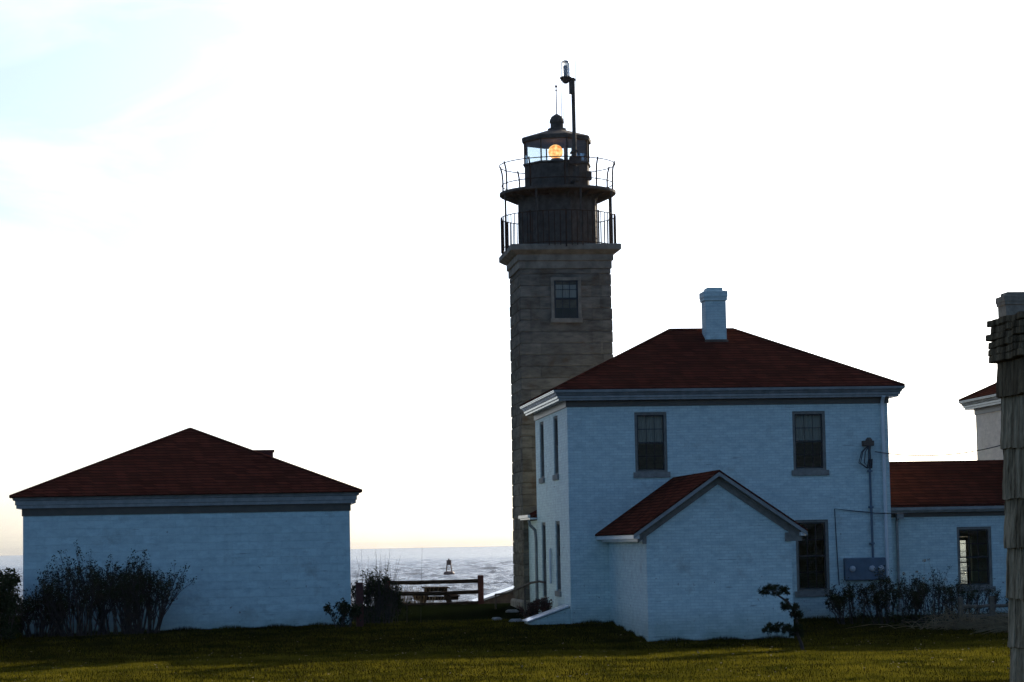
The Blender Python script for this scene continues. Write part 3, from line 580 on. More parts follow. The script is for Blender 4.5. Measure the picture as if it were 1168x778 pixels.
# ------------------------------------------------------------------ outbuilding at the left
LX0, LX1, LY0, LY1 = -6.233, 3.446, 67.984, 77.664
lh = thing('outbuilding', (-1.4, LY0, 0), 'long low white windowless building with red pyramid roof at left', 'outbuilding')
o = MB(); q = .315
wall(o, TF(LY0+q), LX0+q, LX1-q, -.8, 3.43, []); wall(o, TF(LY1-q, -1), LX0+q, LX1-q, -.8, 3.43, []); wall(o, TL(LX0+q), LY0+q, LY1-q, -.8, 3.43, []); wall(o, TL(LX1-q, -1), LY0+q, LY1-q, -.8, 3.43, [])
o.build('wall', m_block, lh)
o = MB(); o.rect_sweep(LX0+q, LX1-q, LY0+q, LY1-q, [(.003, 3.22), (.03, 3.222), (.03, 3.432), (.003, 3.432)]); o.build('frieze', m_frieze, lh)
o = MB(); o.rect_sweep(LX0+q, LX1-q, LY0+q, LY1-q, [(-.02, 3.43), (.17, 3.43), (.17, 3.52), (.20, 3.525), (.20, 3.64), (.25, 3.65), (.27, 3.72), (.27, 3.75)]); o.build('cornice', m_trim, lh)
o = MB(); hip_roof(o, LX0, LX1, LY0, LY1, 3.73, 5.80, .03); lr = o.build('roof', m_roof, lh)
ap = ((LX0+LX1)/2, (LY0+LY1)/2, 5.80); o = MB(); ridge_caps(o, [(ap, (x, y, 3.76)) for x in (LX0, LX1) for y in (LY0, LY1)]); o.build('ridge_cap', m_roof, lr)
o = MB(); o.box(.50, 1.08, 73.6, 74.2, 4.4, 5.12); o.box(.46, 1.12, 73.56, 74.24, 5.12, 5.18); o.build('chimney', m_redwood, lh)

# ------------------------------------------------------------------ lighthouse
TX, TY = 10.36, 76.74
lt = thing('lighthouse', (TX, TY, 0), 'square granite lighthouse tower with black lantern room and lit lamp', 'lighthouse')
HW, HB = 1.435, 1.50
o = MB(); o.rings([[(TX-q, TY-q, z), (TX+q, TY-q, z), (TX+q, TY+q, z), (TX-q, TY+q, z)] for q, z in ((HB-.022, -.8), (HB-.022, 0), (HW-.022, 10.8), (HW-.022, 11.1))])
ch = .365; z = .45; row = 0
while z < 10.75:
    z1 = min(z+ch, 10.85); hw = HB+(HW-HB)*z/10.8
    n = 3
    for side in range(4):
        cuts = [-hw, -hw+(.62 if row % 2 else .36), hw-(.36 if row % 2 else .62), hw]
        for i in range(3):
            pr = random.uniform(-.004, .014); a, b_ = cuts[i]+.004, cuts[i+1]-.004
            if i == 0: a = -hw-random.uniform(.0, .03)
            if i == 2: b_ = hw+random.uniform(.0, .03)
            a, b_ = a, b_
            if side == 0: o.chbox(TX+a, TX+b_, TY-hw-pr, TY-hw+.3, z+.004, z1-.004, .018)
            elif side == 1: o.chbox(TX-hw-pr-.001, TX-hw+.29, TY+a, TY+b_, z+.0045, z1-.0045, .018)
            elif side == 2: o.chbox(TX+hw-.29, TX+hw+pr+.001, TY+a, TY+b_, z+.005, z1-.005, .018)
            else: o.chbox(TX+a+.001, TX+b_-.001, TY+hw-.3, TY+hw+pr, z+.0055, z1-.0055, .018)
    z = z1; row += 1
o.build('shaft', m_granite, lt)
o = MB(); o.rect_sweep(TX-HB, TX+HB, TY-HB, TY+HB, [(.10, -.8), (.10, .38), (.06, .44), (-.05, .44)]); o.build('plinth', m_granite_smooth, lt)
o = MB(); o.rect_sweep(TX-HW, TX+HW, TY-HW, TY+HW, [(-.05, 10.84), (.05, 10.85), (.05, 11.08), (.10, 11.10), (.10, 11.29), (.16, 11.31), (.29, 11.40), (.32, 11.42), (.32, 11.58), (.30, 11.60), (-.5, 11.60)], True, True); o.build('cornice', m_granite_smooth, lt)
# tower window: stone surround, sash, panes
T = TF(TY-HW-.07); u0, u1, z0, z1 = 9.93, 10.79, 9.26, 10.50
o = MB(); tbox(o, T, u0-.05, u0+.05, z0, z1+.06, -.02, .12); tbox(o, T, u1-.05, u1+.05, z0, z1+.06, -.02, .12); tbox(o, T, u0+.05, u1-.05, z1-.04, z1+.06, -.02, .12); tbox(o, T, u0-.08, u1+.08, z0-.14, z0, -.05, .12)
wn = o.build('window', m_granite_smooth, lt)
o = MB(); k = .05; a, b_ = u0+.05, u1-.05; mid = (z0+z1)/2
for zl, zh, dd in ((mid, z1-.04, .01), (z0, mid, .03)):
    tbox(o, T, a, a+k, zl, zh, dd, dd+.03); tbox(o, T, b_-k, b_, zl, zh, dd, dd+.03); tbox(o, T, a+k, b_-k, zl, zl+.03, dd, dd+.03); tbox(o, T, a+k, b_-k, zh-.03, zh, dd, dd+.03)
    for q in (1, 2): uq = a+k+(b_-a-2*k)*q/3; tbox(o, T, uq-.008, uq+.008, zl+.03, zh-.03, dd+.004, dd+.02)
    tbox(o, T, a+k, b_-k, (zl+zh)/2-.008, (zl+zh)/2+.008, dd+.0035, dd+.0205)
o.build('sash', m_sash, wn)
o = MB(); o.quad(T(a, z0, .045), T(b_, z0, .045), T(b_, z1-.04, .045), T(a, z1-.04, .045)); o.build('pane', m_glass, wn)
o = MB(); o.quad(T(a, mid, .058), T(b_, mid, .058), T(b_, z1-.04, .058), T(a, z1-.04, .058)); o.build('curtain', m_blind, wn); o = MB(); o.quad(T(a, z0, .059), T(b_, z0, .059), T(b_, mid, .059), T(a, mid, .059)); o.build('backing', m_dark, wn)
# lower drum, panelled
n = 8; ph = R(-80)
o = MB(); o.lathe(TX, TY, [(1.38, 11.602), (1.38, 11.70), (1.31, 11.72), (1.31, 13.24), (1.38, 13.27), (1.38, 13.33)], n, ph)
for j in range(n):
    a = ph+2*math.pi*j/n; o.tube([(TX+1.315*math.cos(a), TY+1.315*math.sin(a), 11.7), (TX+1.315*math.cos(a), TY+1.315*math.sin(a), 13.3)], .028, 5)
    for zz in (11.95, 12.5, 13.05):
        for da in (.12, .40): 
            aa = a+da; rr2 = 1.31*math.cos(math.pi/n)/math.cos(((aa-ph) % (2*math.pi/n))-math.pi/n)
            o.blob(TX+rr2*math.cos(aa), TY+rr2*math.sin(aa), zz, .03, .03, .03, 6, 4)
o.build('watch_room', m_iron, lt)
# upper deck
o = MB(); o.lathe(TX, TY, [(1.30, 13.30), (1.84, 13.36), (1.88, 13.39), (1.88, 13.47), (1.10, 13.50)], 40, 0); dk = o.build('gallery_deck', m_iron, lt)
for j in range(16):
    o = MB(); a = 2*math.pi*j/16+.1; o.add([(TX+r*math.cos(a)+t_*math.sin(a), TY+r*math.sin(a)-t_*math.cos(a), z) for t_ in (-.015, .015) for r, z in ((1.32, 13.31), (1.84, 13.355), (1.32, 13.12))], [(0, 1, 2), (3, 5, 4), (0, 3, 4, 1), (1, 4, 5, 2), (2, 5, 3, 0)])
    o.build('bracket', m_iron, dk)
# lantern wall, glazing, roof
o = MB(); o.lathe(TX, TY, [(1.16, 13.48), (1.16, 13.55), (1.10, 13.57), (1.10, 14.30), (1.15, 14.33), (1.15, 14.38), (.9, 14.38)], n, ph)
o.chbox(TX+.80, TX+1.0, TY-.86, TY-.74, 13.75, 14.05, .02)
lw = o.build('lantern_wall', m_iron, lt)
RL = 1.09; lf = lw
for j in range(n):
    o = MB(); a = ph+2*math.pi*j/n; o.tube([(TX+RL*math.cos(a), TY+RL*math.sin(a), 14.37), (TX+RL*math.cos(a), TY+RL*math.sin(a), 15.12)], .026, 5); o.build('mullion', m_iron, lf)
o = MB(); o.rings([[(TX+RL*.99*math.cos(ph+2*math.pi*j/n), TY+RL*.99*math.sin(ph+2*math.pi*j/n), z) for j in range(n)] for z in (14.38, 15.12)], False, False); o.build('lantern_glass', m_lglass, lf)
o = MB(); o.lathe(TX, TY, [(1.10, 15.08), (1.17, 15.09), (1.18, 15.21), (1.12, 15.25), (.30, 15.50), (.26, 15.52), (.24, 15.58)], n, ph); lro = o.build('lantern_roof', m_iron, lt)
o = MB(); o.lathe(TX+.02, TY, [(.30, 15.50), (.30, 15.56), (.21, 15.58), (.21, 15.74), (.24, 15.76), (.23, 15.84), (.17, 15.96), (.06, 16.03), (.02, 16.05)], 16); o.build('vent_ball', m_iron, lro)
o = MB(); o.tube([(TX+.02, TY, 16.0), (TX+.02, TY, 17.0)], .018, 5); o.blob(TX+.02, TY, 16.95, .045, .045, .045, 6, 4); o.blob(TX+.02, TY, 16.82, .035, .035, .03, 6, 4); o.build('lightning_rod', m_iron, lro)
o = MB(); o.tube([(TX+.17, TY-.1, 15.5), (TX+.17, TY-.1, 17.25)], .010, 4); o.build('lightning_rod', m_iron, lro)
# lamp
lp = MB(); lp.blob(TX-.10, TY-.45, 14.73, .24, .18, .24, 20, 12); lamp = lp.build('lamp', m_lamp, lt, smooth=True)
o = MB(); o.lathe(TX-.06, TY-.45, [(.20, 14.38), (.20, 14.5), (.12, 14.52)], 12); o.tube([(TX+.25, TY-.3, 14.38), (TX+.25, TY-.3, 15.1)], .04, 6); o.box(TX+.20, TX+.30, TY-.35, TY-.2, 14.5, 14.95); o.build('lamp_stand', m_iron, lamp)
# railings
def gallery_rail(z0, z1, rad, npost, nbal, rings_, flare, name):
    o = MB(); N = 48
    for zz in rings_:
        rq = rad+(flare if zz > z0+.6 else 0)*1.0
        o.tube([(TX+rq*math.cos(2*math.pi*j/N), TY+rq*math.sin(2*math.pi*j/N), zz) for j in range(N+1)], .017, 5)
    rl = o.build(name, m_iron_rust, lt)
    for j in range(npost):
        a = 2*math.pi*(j+.5)/npost; q = MB()
        pts = [(rad, z0), (rad, z0+(z1-z0)*.55), (rad+flare*.3, z0+(z1-z0)*.8), (rad+flare*1.15, z1+.05)]
        q.tube([(TX+r*math.cos(a), TY+r*math.sin(a), z) for r, z in pts], .028, 6); q.build('post', m_iron_rust, rl)
    if nbal:
        q = MB()
        for j in range(nbal):
            a = 2*math.pi*j/nbal; q.tube([(TX+rad*math.cos(a), TY+rad*math.sin(a), z0+.05), (TX+rad*math.cos(a), TY+rad*math.sin(a), z1)], .015, 4)
        q.build('baluster_row', m_iron_rust, rl)
gallery_rail(13.46, 14.36, 1.80, 10, 0, (14.36, 13.72), .07, 'upper_railing')
gallery_rail(11.50, 12.66, 1.85, 10, 64, (12.66, 11.66), .0, 'lower_railing')
for j in range(8):
    a = 2*math.pi*(j+.35)/8; q = MB(); q.tube([(TX+1.83*math.cos(a), TY+1.83*math.sin(a), 11.6), (TX+1.83*math.cos(a), TY+1.83*math.sin(a), 13.38)], .03, 6); q.build('support_post', m_iron, lt)
# mast with the second beacon
PX, PY = 10.74, 75.30
ms = MB(); ms.tube([(PX, PY, 13.48), (PX-.01, PY, 17.15)], .062, 8); ms.blob(PX-.01, PY, 17.17, .085, .085, .08, 8, 5)
for z in (13.9, 14.5, 14.85): ms.box(PX-.09, PX+.09, PY-.08, PY+.45, z, z+.06)
mast = ms.build('mast', m_iron, lt)
o = MB(); o.box(PX-.13, PX-.03, PY-.12, PY+.1, 16.72, 17.12); o.build('junction_box', m_iron, mast); o = MB(); o.chbox(PX-.20, PX+.16, PY-.25, PY-.07, 14.42, 14.68, .03); o.build('junction_box', m_iron, mast); o = MB(); o.box(PX-.02, PX+.10, PY-.2, PY-.06, 13.9, 14.36); o.build('junction_box', m_iron, mast)
o = MB(); o.tube([(PX, PY, 17.15), (PX-.12, PY, 17.14), (PX-.24, PY, 17.12)], .035, 6); o.lathe(PX-.24, PY, [(.06, 17.05), (.12, 17.12), (.17, 17.19), (.19, 17.21), (.19, 17.25), (.10, 17.27)], 14); bb = o.build('beacon', m_iron, mast)
o = MB(); o.lathe(PX-.24, PY, [(.135, 17.265), (.14, 17.3), (.14, 17.70), (.12, 17.76), (.04, 17.80)], 18); o.build('lens', m_beaconglass, bb, smooth=True)
o = MB()
o.lathe(PX-.24, PY, [(.05, 17.27), (.05, 17.62)], 10); o.build('bulb', m_meterglass, bb)
o = MB(); o.tube([(PX+.08, PY, 16.9), (PX+.08, PY, 17.98)], .009, 4); o.build('antenna', m_iron, mast)
o = MB(); o.tube([(PX-.34, PY+.02, 17.18), (PX-.335, PY+.02, 15.75)], .008, 4); o.build('cable', m_cable, mast)

mast.location.z = -.28

# ------------------------------------------------------------------ shingle-clad post, close to the camera at right
PCX, PCY = 2.127, 6.105
po = thing('shingled_post', (PCX, PCY, .5), 'weathered cedar-shingled post with flared cap, close at the right edge', 'post')
o = MB(); o.box(PCX-.107, PCX+.107, PCY-.107, PCY+.107, float(gz(2, 6))-.3, 2.70); o.build('core', m_cedar2, po)
def shingle_course(mb, z0, z1, half, flare, tk, ragged, seed, layers=1):
    rs = random.Random(seed); cx, cy_ = PCX, PCY
    for side in range(4):
        u = -half-.006
        while u < half:
            w = min(rs.uniform(.10, .17), half+.006-u)
            if half-u-w < .05: w = half+.006-u
            dz = rs.uniform(-ragged, ragged); tt = tk*rs.uniform(.8, 1.2); g_ = .0012; K = 8; U = 6; vs = []
            for iz in range(K+1):
                f = iz/K; off = half+flare*f; cup = rs.uniform(-.001, .001)
                for iu in range(U+1):
                    fu = iu/U; u_ = u+g_+(w-2*g_)*fu; e = rs.uniform(-.0022, .0022) if iu in (0, U) else 0
                    zz = z1+(z0+dz-z1)*f+(rs.uniform(-.0025, .0025) if iz == K else 0)
                    grain = .0012*math.sin(u_*420+side)+.0008*math.sin(u_*1130+side*2)+rs.uniform(-.0005, .0005)
                    vs.append((u_+e, off, zz)); vs.append((u_+e, off+.003+tt*f+cup+grain, zz))
            def P(p):
                a, d, z = p
                return {0: (cx+a, cy_-d, z), 1: (cx-d, cy_+a, z), 2: (cx+d, cy_+a, z), 3: (cx+a, cy_+d, z)}[side]
            n_ = 2*(U+1); fs = []
            for iz in range(K):
                for iu in range(U):
                    b0 = iz*n_+iu*2
                    fs.append((b0+1, b0+3, b0+n_+3, b0+n_+1)); fs.append((b0, b0+n_, b0+n_+2, b0+2))
                fs.append((iz*n_, iz*n_+1, (iz+1)*n_+1, (iz+1)*n_)); q = U*2; fs.append((iz*n_+q, (iz+1)*n_+q, (iz+1)*n_+q+1, iz*n_+q+1))
            e0 = K*n_
            for iu in range(U):
                fs.append((e0+iu*2, e0+iu*2+1, e0+iu*2+3, e0+iu*2+2)); fs.append((iu*2, iu*2+2, iu*2+3, iu*2+1))
            mb.add([P(p) for p in vs], fs); u += w
zc = [2.70, 2.562, 2.425, 2.292, 2.165, 2.035, 1.905]+[1.905-.128*i for i in range(1, 13)]
for i in range(len(zc)-1):
    o = MB(); shingle_course(o, zc[i+1], zc[i]+.02, .108+(.004 if i == 0 else 0), .003, .007, .002, 50+i)
    o.build('shingle_course', m_cedar2 if i == 0 else m_cedar, po)
for ly in range(6):
    o = MB(); z0 = 2.655+ly*.019; rs = random.Random(90+ly); hf = .108-ly*.001
    def J(): return rs.uniform(-.006, .009)
    ring = []
    for z, e in ((z0, .027), (z0+.002, .030), (z0+.0175, .029), (z0+.0185, .0)):
        P = []
        for (sx_, sy_) in ((-1, -1), (1, -1), (1, 1), (-1, 1)):
            pass
        n_ = 10
        for sd, (ax, ay, bx, by) in enumerate(((-1, -1, 1, -1), (1, -1, 1, 1), (1, 1, -1, 1), (-1, 1, -1, -1))):
            for k in range(n_):
                q = k/n_; r0_ = random.Random(ly*100+sd*20+k).uniform(-.003, .003); cor = random.Random(ly*7+sd).uniform(-.003, .006) if k == 0 else 0
                hh = hf+e+r0_+cor; P.append((PCX+(ax+(bx-ax)*q)*hh, PCY+(ay+(by-ay)*q)*hh, z+r0_*.6))
        ring.append(P)
    o.rings(ring); o.build('cap_layer', m_cedar2, po)

# ------------------------------------------------------------------ rail fences
def rail_fence(xs_, y, zr_, h, label, ph_, group=None, pm=m_redwood, th=.09):
    f = thing('rail_fence', (xs_[0], y, gz(xs_[0], y)), label, 'fence', group)
    for x in xs_:
        z = float(gz(x, y)); o = MB(); o.chbox(x-th, x+th, y-th, y+th, z-.3, z+ph_+random.uniform(-.02, .02), .02); o.build('post', pm, f)
    for hz in h:
        for a, b in zip(xs_[:-1], xs_[1:]):
            o = MB(); za, zb_ = float(gz(a, y))+hz, float(gz(b, y))+hz; P = []
            for i in range(7): q = i/6; P.append((a+th*.6+(b-a-th*1.2)*q, y+random.uniform(-.01, .01), za+(zb_-za)*q+random.uniform(-.008, .008)-.02*math.sin(q*3.14)))
            o.tube(P, .066 if th > .08 else .045, 7); o.build('rail', m_wood if th > .08 else pm, f)
    return f
rail_fence([4.86, 7.96], 80, None, (.76, .39, .03), 'two-rail wooden fence with red-brown posts before the sea', .93)
rail_fence([18.85, 19.7, 20.28, 20.95], 62.2, None, (.50, .24), 'short rustic rail fence in the planting under the right window', .72, pm=m_palewood, th=.06)
o = MB(); o.chbox(3.22, 3.42, 67.1, 67.3, -.4, 1.22, .02); tag(o.build('gate_post', m_redwood), 'dark wooden post standing at the right corner of the low outbuilding', 'post')

# picnic table seen end-on
pz = .02; pc = thing('picnic_table', (6.75, 83.2, pz), 'dark wooden picnic table behind the fence, seen end-on', 'picnic table')
o = MB()
for i in range(5): o.box(6.33+i*.17, 6.33+i*.17+.155, 82.6, 84.3, pz+.71, pz+.75)
o.build('tabletop', m_wood, pc)
for xs0 in (6.0, 7.2):
    o = MB(); o.box(xs0, xs0+.3, 82.6, 84.3, pz+.42, pz+.47); o.build('seat', m_wood, pc)
for yy in (82.85, 84.05):
    for sg in (-1, 1):
        o = MB(); a = 6.75+sg*.26; b_ = 6.75+sg*.60
        o.add([(a-.05, yy-.03, pz+.71), (a+.05, yy-.03, pz+.71), (b_+.05, yy-.03, pz-.12), (b_-.05, yy-.03, pz-.12), (a-.05, yy+.03, pz+.71), (a+.05, yy+.03, pz+.71), (b_+.05, yy+.03, pz-.12), (b_-.05, yy+.03, pz-.12)],
              [(0, 1, 2, 3), (4, 7, 6, 5), (0, 4, 5, 1), (1, 5, 6, 2), (2, 6, 7, 3), (3, 7, 4, 0)]); o.build('leg', m_wood, pc)
    o = MB(); o.box(6.02, 7.48, yy+.032, yy+.08, pz+.31, pz+.418); o.box(6.40, 7.10, yy+.032, yy+.08, pz+.61, pz+.708); o.build('crossbeam', m_wood, pc)
o = MB(); o.blob(7.62, 81.5, pz+.22, .14, .14, .1, 8, 5, .15); o.blob(7.62, 81.5, pz+.06, .1, .1, .14, 8, 5, .1); tag(o.build('stone', m_stone), 'small rounded stone at the right end of the picnic table', 'stone')

# buoy
SEA += .7
bx_, by_ = 67.9, 785
bu = thing('navigation_buoy', (bx_, by_, SEA), 'channel buoy with open cage tower floating on the sea', 'buoy')
o = MB(); o.lathe(bx_, by_, [(1.0, SEA-1), (1.75, SEA-.2), (1.8, SEA+.5), (1.5, SEA+.95), (.6, SEA+1.1)], 16); o.build('float', m_buoy, bu)
o = MB()
for k in range(4):
    a = math.pi/4+k*math.pi/2; o.tube([(bx_+1.25*math.cos(a), by_+1.25*math.sin(a), SEA+1), (bx_+.65*math.cos(a), by_+.65*math.sin(a), SEA+4.6)], .13, 5)
for z, r in ((2.4, 1.05), (3.3, .88)): o.tube([(bx_+r*math.cos(j*math.pi/4+.785), by_+r*math.sin(j*math.pi/4+.785), SEA+z) for j in range(9)], .08, 4)
o.build('cage', m_buoy, bu)
o = MB(); o.box(bx_-.78, bx_+.78, by_-.05, by_+.05, SEA+3.1, SEA+4.7); o.box(bx_-.05, bx_+.05, by_-.78, by_-.051, SEA+3.1, SEA+4.7); o.box(bx_-.05, bx_+.05, by_+.051, by_+.78, SEA+3.1, SEA+4.7); o.build('radar_reflector', m_buoy, bu)
o = MB(); o.lathe(bx_, by_, [(.25, SEA+4.7), (.25, SEA+5.1), (.12, SEA+5.2)], 8); o.build('lamp', m_buoy, bu)

SEA -= .7
# ------------------------------------------------------------------ planting
def twig(mb, p, d, L, r, depth, tips, spread=.35, up=.25, rs=random):
    n = 3; pts = [p]; q = p.copy(); dd = d.copy()
    for i in range(n):
        dd = (dd+Vector((rs.uniform(-1, 1), rs.uniform(-1, 1), rs.uniform(-.4, 1)))*.13).normalized(); q = q+dd*(L/n); pts.append(q.copy())
    mb.tube(pts, r, 3 if depth < 2 else 4, r*.62)
    if depth == 0: tips.append((pts[-1], dd)); return
    for k in range(rs.randint(2, 3)):
        st = pts[-1] if k == 0 else pts[rs.randint(1, 2)].lerp(pts[-1], rs.random()*.6)
        nd_ = (dd+Vector((rs.uniform(-1, 1), rs.uniform(-1, 1), rs.uniform(-.3, .6)))*spread+Vector((0, 0, up*.3))).normalized()
        twig(mb, st, nd_, L*rs.uniform(.55, .8), r*.6, depth-1, tips, spread, up, rs)
def leaf_faces(mb, c_, n, rad, size, rs):
    for _ in range(n):
        v = Vector((rs.gauss(0, 1), rs.gauss(0, 1), rs.gauss(0, 1))).normalized()*rad*rs.random()**.5
        p = c_+v; a = Vector((rs.uniform(-1, 1), rs.uniform(-1, 1), rs.uniform(-1, 1))).normalized(); b = a.orthogonal().normalized()
        L = size*rs.uniform(.6, 1.3); mb.add([p-a*L*.5, p+b*L*.3, p+a*L*.5, p-b*L*.3], [(0, 1, 2, 3)])
def shrub(name, x, y, w, h, label, group=None, stems=14, leaf=m_leaf, nl=4, depth=3, seed=1, lsize=.05, r0=.016, spread=.35, lrad=.09, dpt=None, stemmat=m_bark, low=0):
    rs = random.Random(seed); z = float(gz(x, y)); root = thing(name, (x, y, z), label, 'shrub', group)
    mb = MB(); tips = []
    for i in range(stems):
        ox = rs.uniform(-.5, .5)*w*.75; oy = rs.uniform(-.5, .5)*(dpt or w*.5)*.6
        d = Vector((ox/w*1.0+rs.uniform(-.2, .2), rs.uniform(-.25, .25), 1)).normalized()
        tot = h*rs.uniform(.75, 1.05)*(1-.35*abs(ox/w*2)**2)
        f = {2: 2.15, 3: 2.6}[depth]
        twig(mb, Vector((x+ox, y+oy, z-.05)), d, tot/f, r0, depth, tips, spread, .4, rs)
    mb.build('stems', stemmat, root)
    lf_ = MB()
    for p, d in tips:
        if nl: leaf_faces(lf_, p, rs.randint(max(1, nl-2), nl+2), lrad, lsize, rs)
    for _ in range(low):
        leaf_faces(lf_, Vector((x+rs.gauss(0, w*.28), y+rs.gauss(0, (dpt or w*.5)*.3), z+abs(rs.gauss(0, h*.3)))), 8, .14, lsize*1.2, rs)
    if lf_.v: lf_.build('foliage', leaf, root)
    return root
gB = 'twiggy shrubs along the outbuilding wall'
shrub('bare_shrub', -5.35, 66.9, 1.2, 1.5, 'lowest of the twiggy shrubs, at the left corner of the outbuilding', gB, 40, seed=11, nl=6, lsize=.06, r0=.021, spread=.42)
shrub('bare_shrub', -4.2, 66.8, 1.55, 2.45, 'tall twiggy shrub second from left against the outbuilding wall', gB, 48, seed=12, nl=6, lsize=.06, r0=.021, spread=.38)
shrub('bare_shrub', -3.3, 66.9, 1.0, 1.95, 'narrow twiggy shrub in the dip between the two tall ones', gB, 26, seed=13, nl=6, lsize=.06, r0=.021, spread=.38)
shrub('bare_shrub', -2.65, 66.8, 1.3, 2.35, 'rightmost twiggy shrub before the blank outbuilding wall', gB, 50, seed=14, nl=6, lsize=.06, r0=.021, spread=.42)
gC = 'leafy shrubs at the right corner of the outbuilding'
shrub('corner_shrub', 3.95, 69.2, 1.1, 1.6, 'leafy dark shrub just right of the dark wooden post', gC, 40, seed=21, nl=5, lsize=.07, spread=.28, low=55)
shrub('corner_shrub', 4.55, 73.5, .7, .8, 'lower leafy shrub between the corner shrub and the rail fence', gC, 14, seed=22, nl=8, lsize=.07, low=20)
shrub('corner_shrub', 2.85, 66.9, .5, .85, 'small sprawling leafy shrub left of the dark wooden post', gC, 9, seed=23, nl=9, lsize=.07, spread=.5, low=20)
# tall dry stalks beside the post and by the fence
def stalks(name, x, y, w, h, n, label, seed, group=None, m=m_straw, r=.006, plume=False, dpt=.6, lean=.18, curve=.2):
    rs = random.Random(seed); z = float(gz(x, y)); root = thing(name, (x, y, z), label, 'grass clump', group); mb = MB(); pl = MB()
    for i in range(n):
        bx = x+rs.gauss(0, w*.3); by = y+rs.gauss(0, dpt*.3); hh = h*rs.uniform(.5, 1.05); lx = rs.gauss(0, lean); ly = rs.gauss(0, lean); zz = float(gz(bx, by))-.02; P = []
        for k in range(5): q = k/4; P.append((bx+lx*hh*q+lx*curve*5*hh*q*q, by+ly*hh*q, zz+hh*q*(1-curve*q*abs(lx)*3)))
        mb.tube(P, r, 3, r*.4)
        if plume and rs.random() < plume: leaf_faces(pl, Vector(P[-1]), 14, .05, .05, rs)
    mb.build('stalks', m, root)
    if pl.v: pl.build('seed_heads', m_straw, root)
    return root
stalks('dry_grass_clump', 4.0, 68.8, 1.4, 2.1, 46, 'tall thin dry stalks rising above the corner shrub', 31, m=m_bark, r=.007, lean=.07)
stalks('dry_grass_clump', 5.5, 81.2, 1.6, .85, 150, 'pale dry grass growing behind the left half of the rail fence', 32, r=.008, lean=.16)
stalks('dry_grass_clump', 7.4, 83.5, 1.2, .45, 60, 'low dry grass at the right of the picnic table', 33, r=.007)
# clipped hedge left of the outbuilding
rs = random.Random(5); hx, hy = -6.9, 66.0; hz = float(gz(hx, hy)); hd = thing('hedge', (hx, hy, hz), 'dense dark evergreen hedge at the far left edge', 'hedge')
mb = MB()
for _ in range(1500):
    x = hx+rs.uniform(-1.8, .98); y = hy+rs.uniform(-.9, .9); z = hz+rs.uniform(0, 1)**.7*1.72
    leaf_faces(mb, Vector((x, y, z+rs.gauss(0, .05))), 14, .17, .085, rs)
mb.build('foliage', m_leaf2, hd)
mb = MB(); tips = []
for i in range(26): twig(mb, Vector((hx+rs.uniform(-1.7, .9), hy+rs.uniform(-.6, .6), hz)), Vector((rs.uniform(-.2, .2), 0, 1)).normalized(), .72, .02, 2, tips, .4, .4, rs)
mb.build('stems', m_bark, hd)
# cloud-pruned pine before the annex
tx, ty = 12.33, 52.6; tz = float(gz(tx, ty))
tp = thing('topiary_tree', (tx, ty, tz), 'small leaning cloud-pruned evergreen with three leafy pads before the annex', 'tree')
mb = MB(); mb.tube([(tx+.02, ty, tz-.05), (tx-.02, ty, tz+.15), (tx-.10, ty, tz+.35), (tx-.10, ty, tz+.6), (tx-.18, ty, tz+.9), (tx-.30, ty, tz+1.08), (tx-.55, ty, tz+1.25)], .045, 7, .02)
mb.tube([(tx-.10, ty, tz+.38), (tx-.3, ty-.03, tz+.48), (tx-.55, ty, tz+.52)], .022, 5, .012); mb.tube([(tx-.12, ty, tz+.75), (tx-.28, ty+.05, tz+.88)], .02, 5, .012)
mb.build('trunk', m_bark, tp)
rs = random.Random(9)
for blobs in (((tx-.58, tz+1.34, .32, .13),), ((tx-.27, tz+1.0, .19, .15),), ((tx-.12, tz+.80, .10, .11),), ((tx-.44, tz+.52, .38, .15), (tx-.14, tz+.42, .14, .14))):
    mb = MB()
    for bx, bz, rx, rz in blobs:
        for c2 in range(int(22*rx/.3)+5):
            u = rs.uniform(-1, 1); cx2 = bx+u*rx; cy2 = ty+rs.uniform(-.6, .6)*rx; cz2 = bz+rz*(rs.uniform(-.7, .8))*math.sqrt(1-u*u*.8)-abs(u)*.03; rr3 = rs.uniform(.035, .075)
            for _ in range(70):
                v = Vector((rs.gauss(0, 1), rs.gauss(0, 1), rs.gauss(.25, 1))).normalized(); p = Vector((cx2, cy2, cz2))+v*rr3*rs.uniform(.3, 1.25); a = (v+Vector((rs.uniform(-.5, .5), rs.uniform(-.5, .5), rs.uniform(-.2, .6)))).normalized(); b2 = a.orthogonal().normalized(); L = rs.uniform(.03, .075)
                mb.add([p-a*L*.5, p+b2*L*.16, p+a*L*.5, p-b2*L*.16], [(0, 1, 2, 3)])
    mb.build('crown', m_leaf2, tp)
# planting at right
gD = 'shrubs in the planting before the meters and the link building'
shrub('garden_shrub', 16.35, 63.4, 1.3, 1.25, 'small-leaved shrub under the lower window, leftmost in the planting', gD, 20, seed=41, nl=9, lsize=.055, low=60)
shrub('garden_shrub', 17.35, 63.3, 1.5, 1.5, 'dense dark shrub under the meter cabinet', gD, 28, seed=42, nl=9, lsize=.055, low=110)
shrub('garden_shrub', 18.5, 63.0, 1.8, 1.5, 'twiggy shrub between the meter cabinet and the rustic fence', gD, 30, seed=43, nl=6, lsize=.05, low=110)
shrub('garden_shrub', 19.7, 63.8, 1.7, 1.1, 'low bare shrub tangled behind the rustic fence', gD, 26, seed=44, nl=3, lsize=.05, low=40)
shrub('garden_shrub', 21.3, 63.6, 1.6, .85, 'low shrub at the right end of the rustic fence', gD, 24, seed=45, nl=4, lsize=.05, low=50)
stalks('dry_grass_clump', 18.45, 61.3, 1.6, .75, 150, 'straw clump before the twiggy shrub, nearest the annex', 51, 'arching straw clumps in the planting', lean=.5, curve=.45, r=.010)
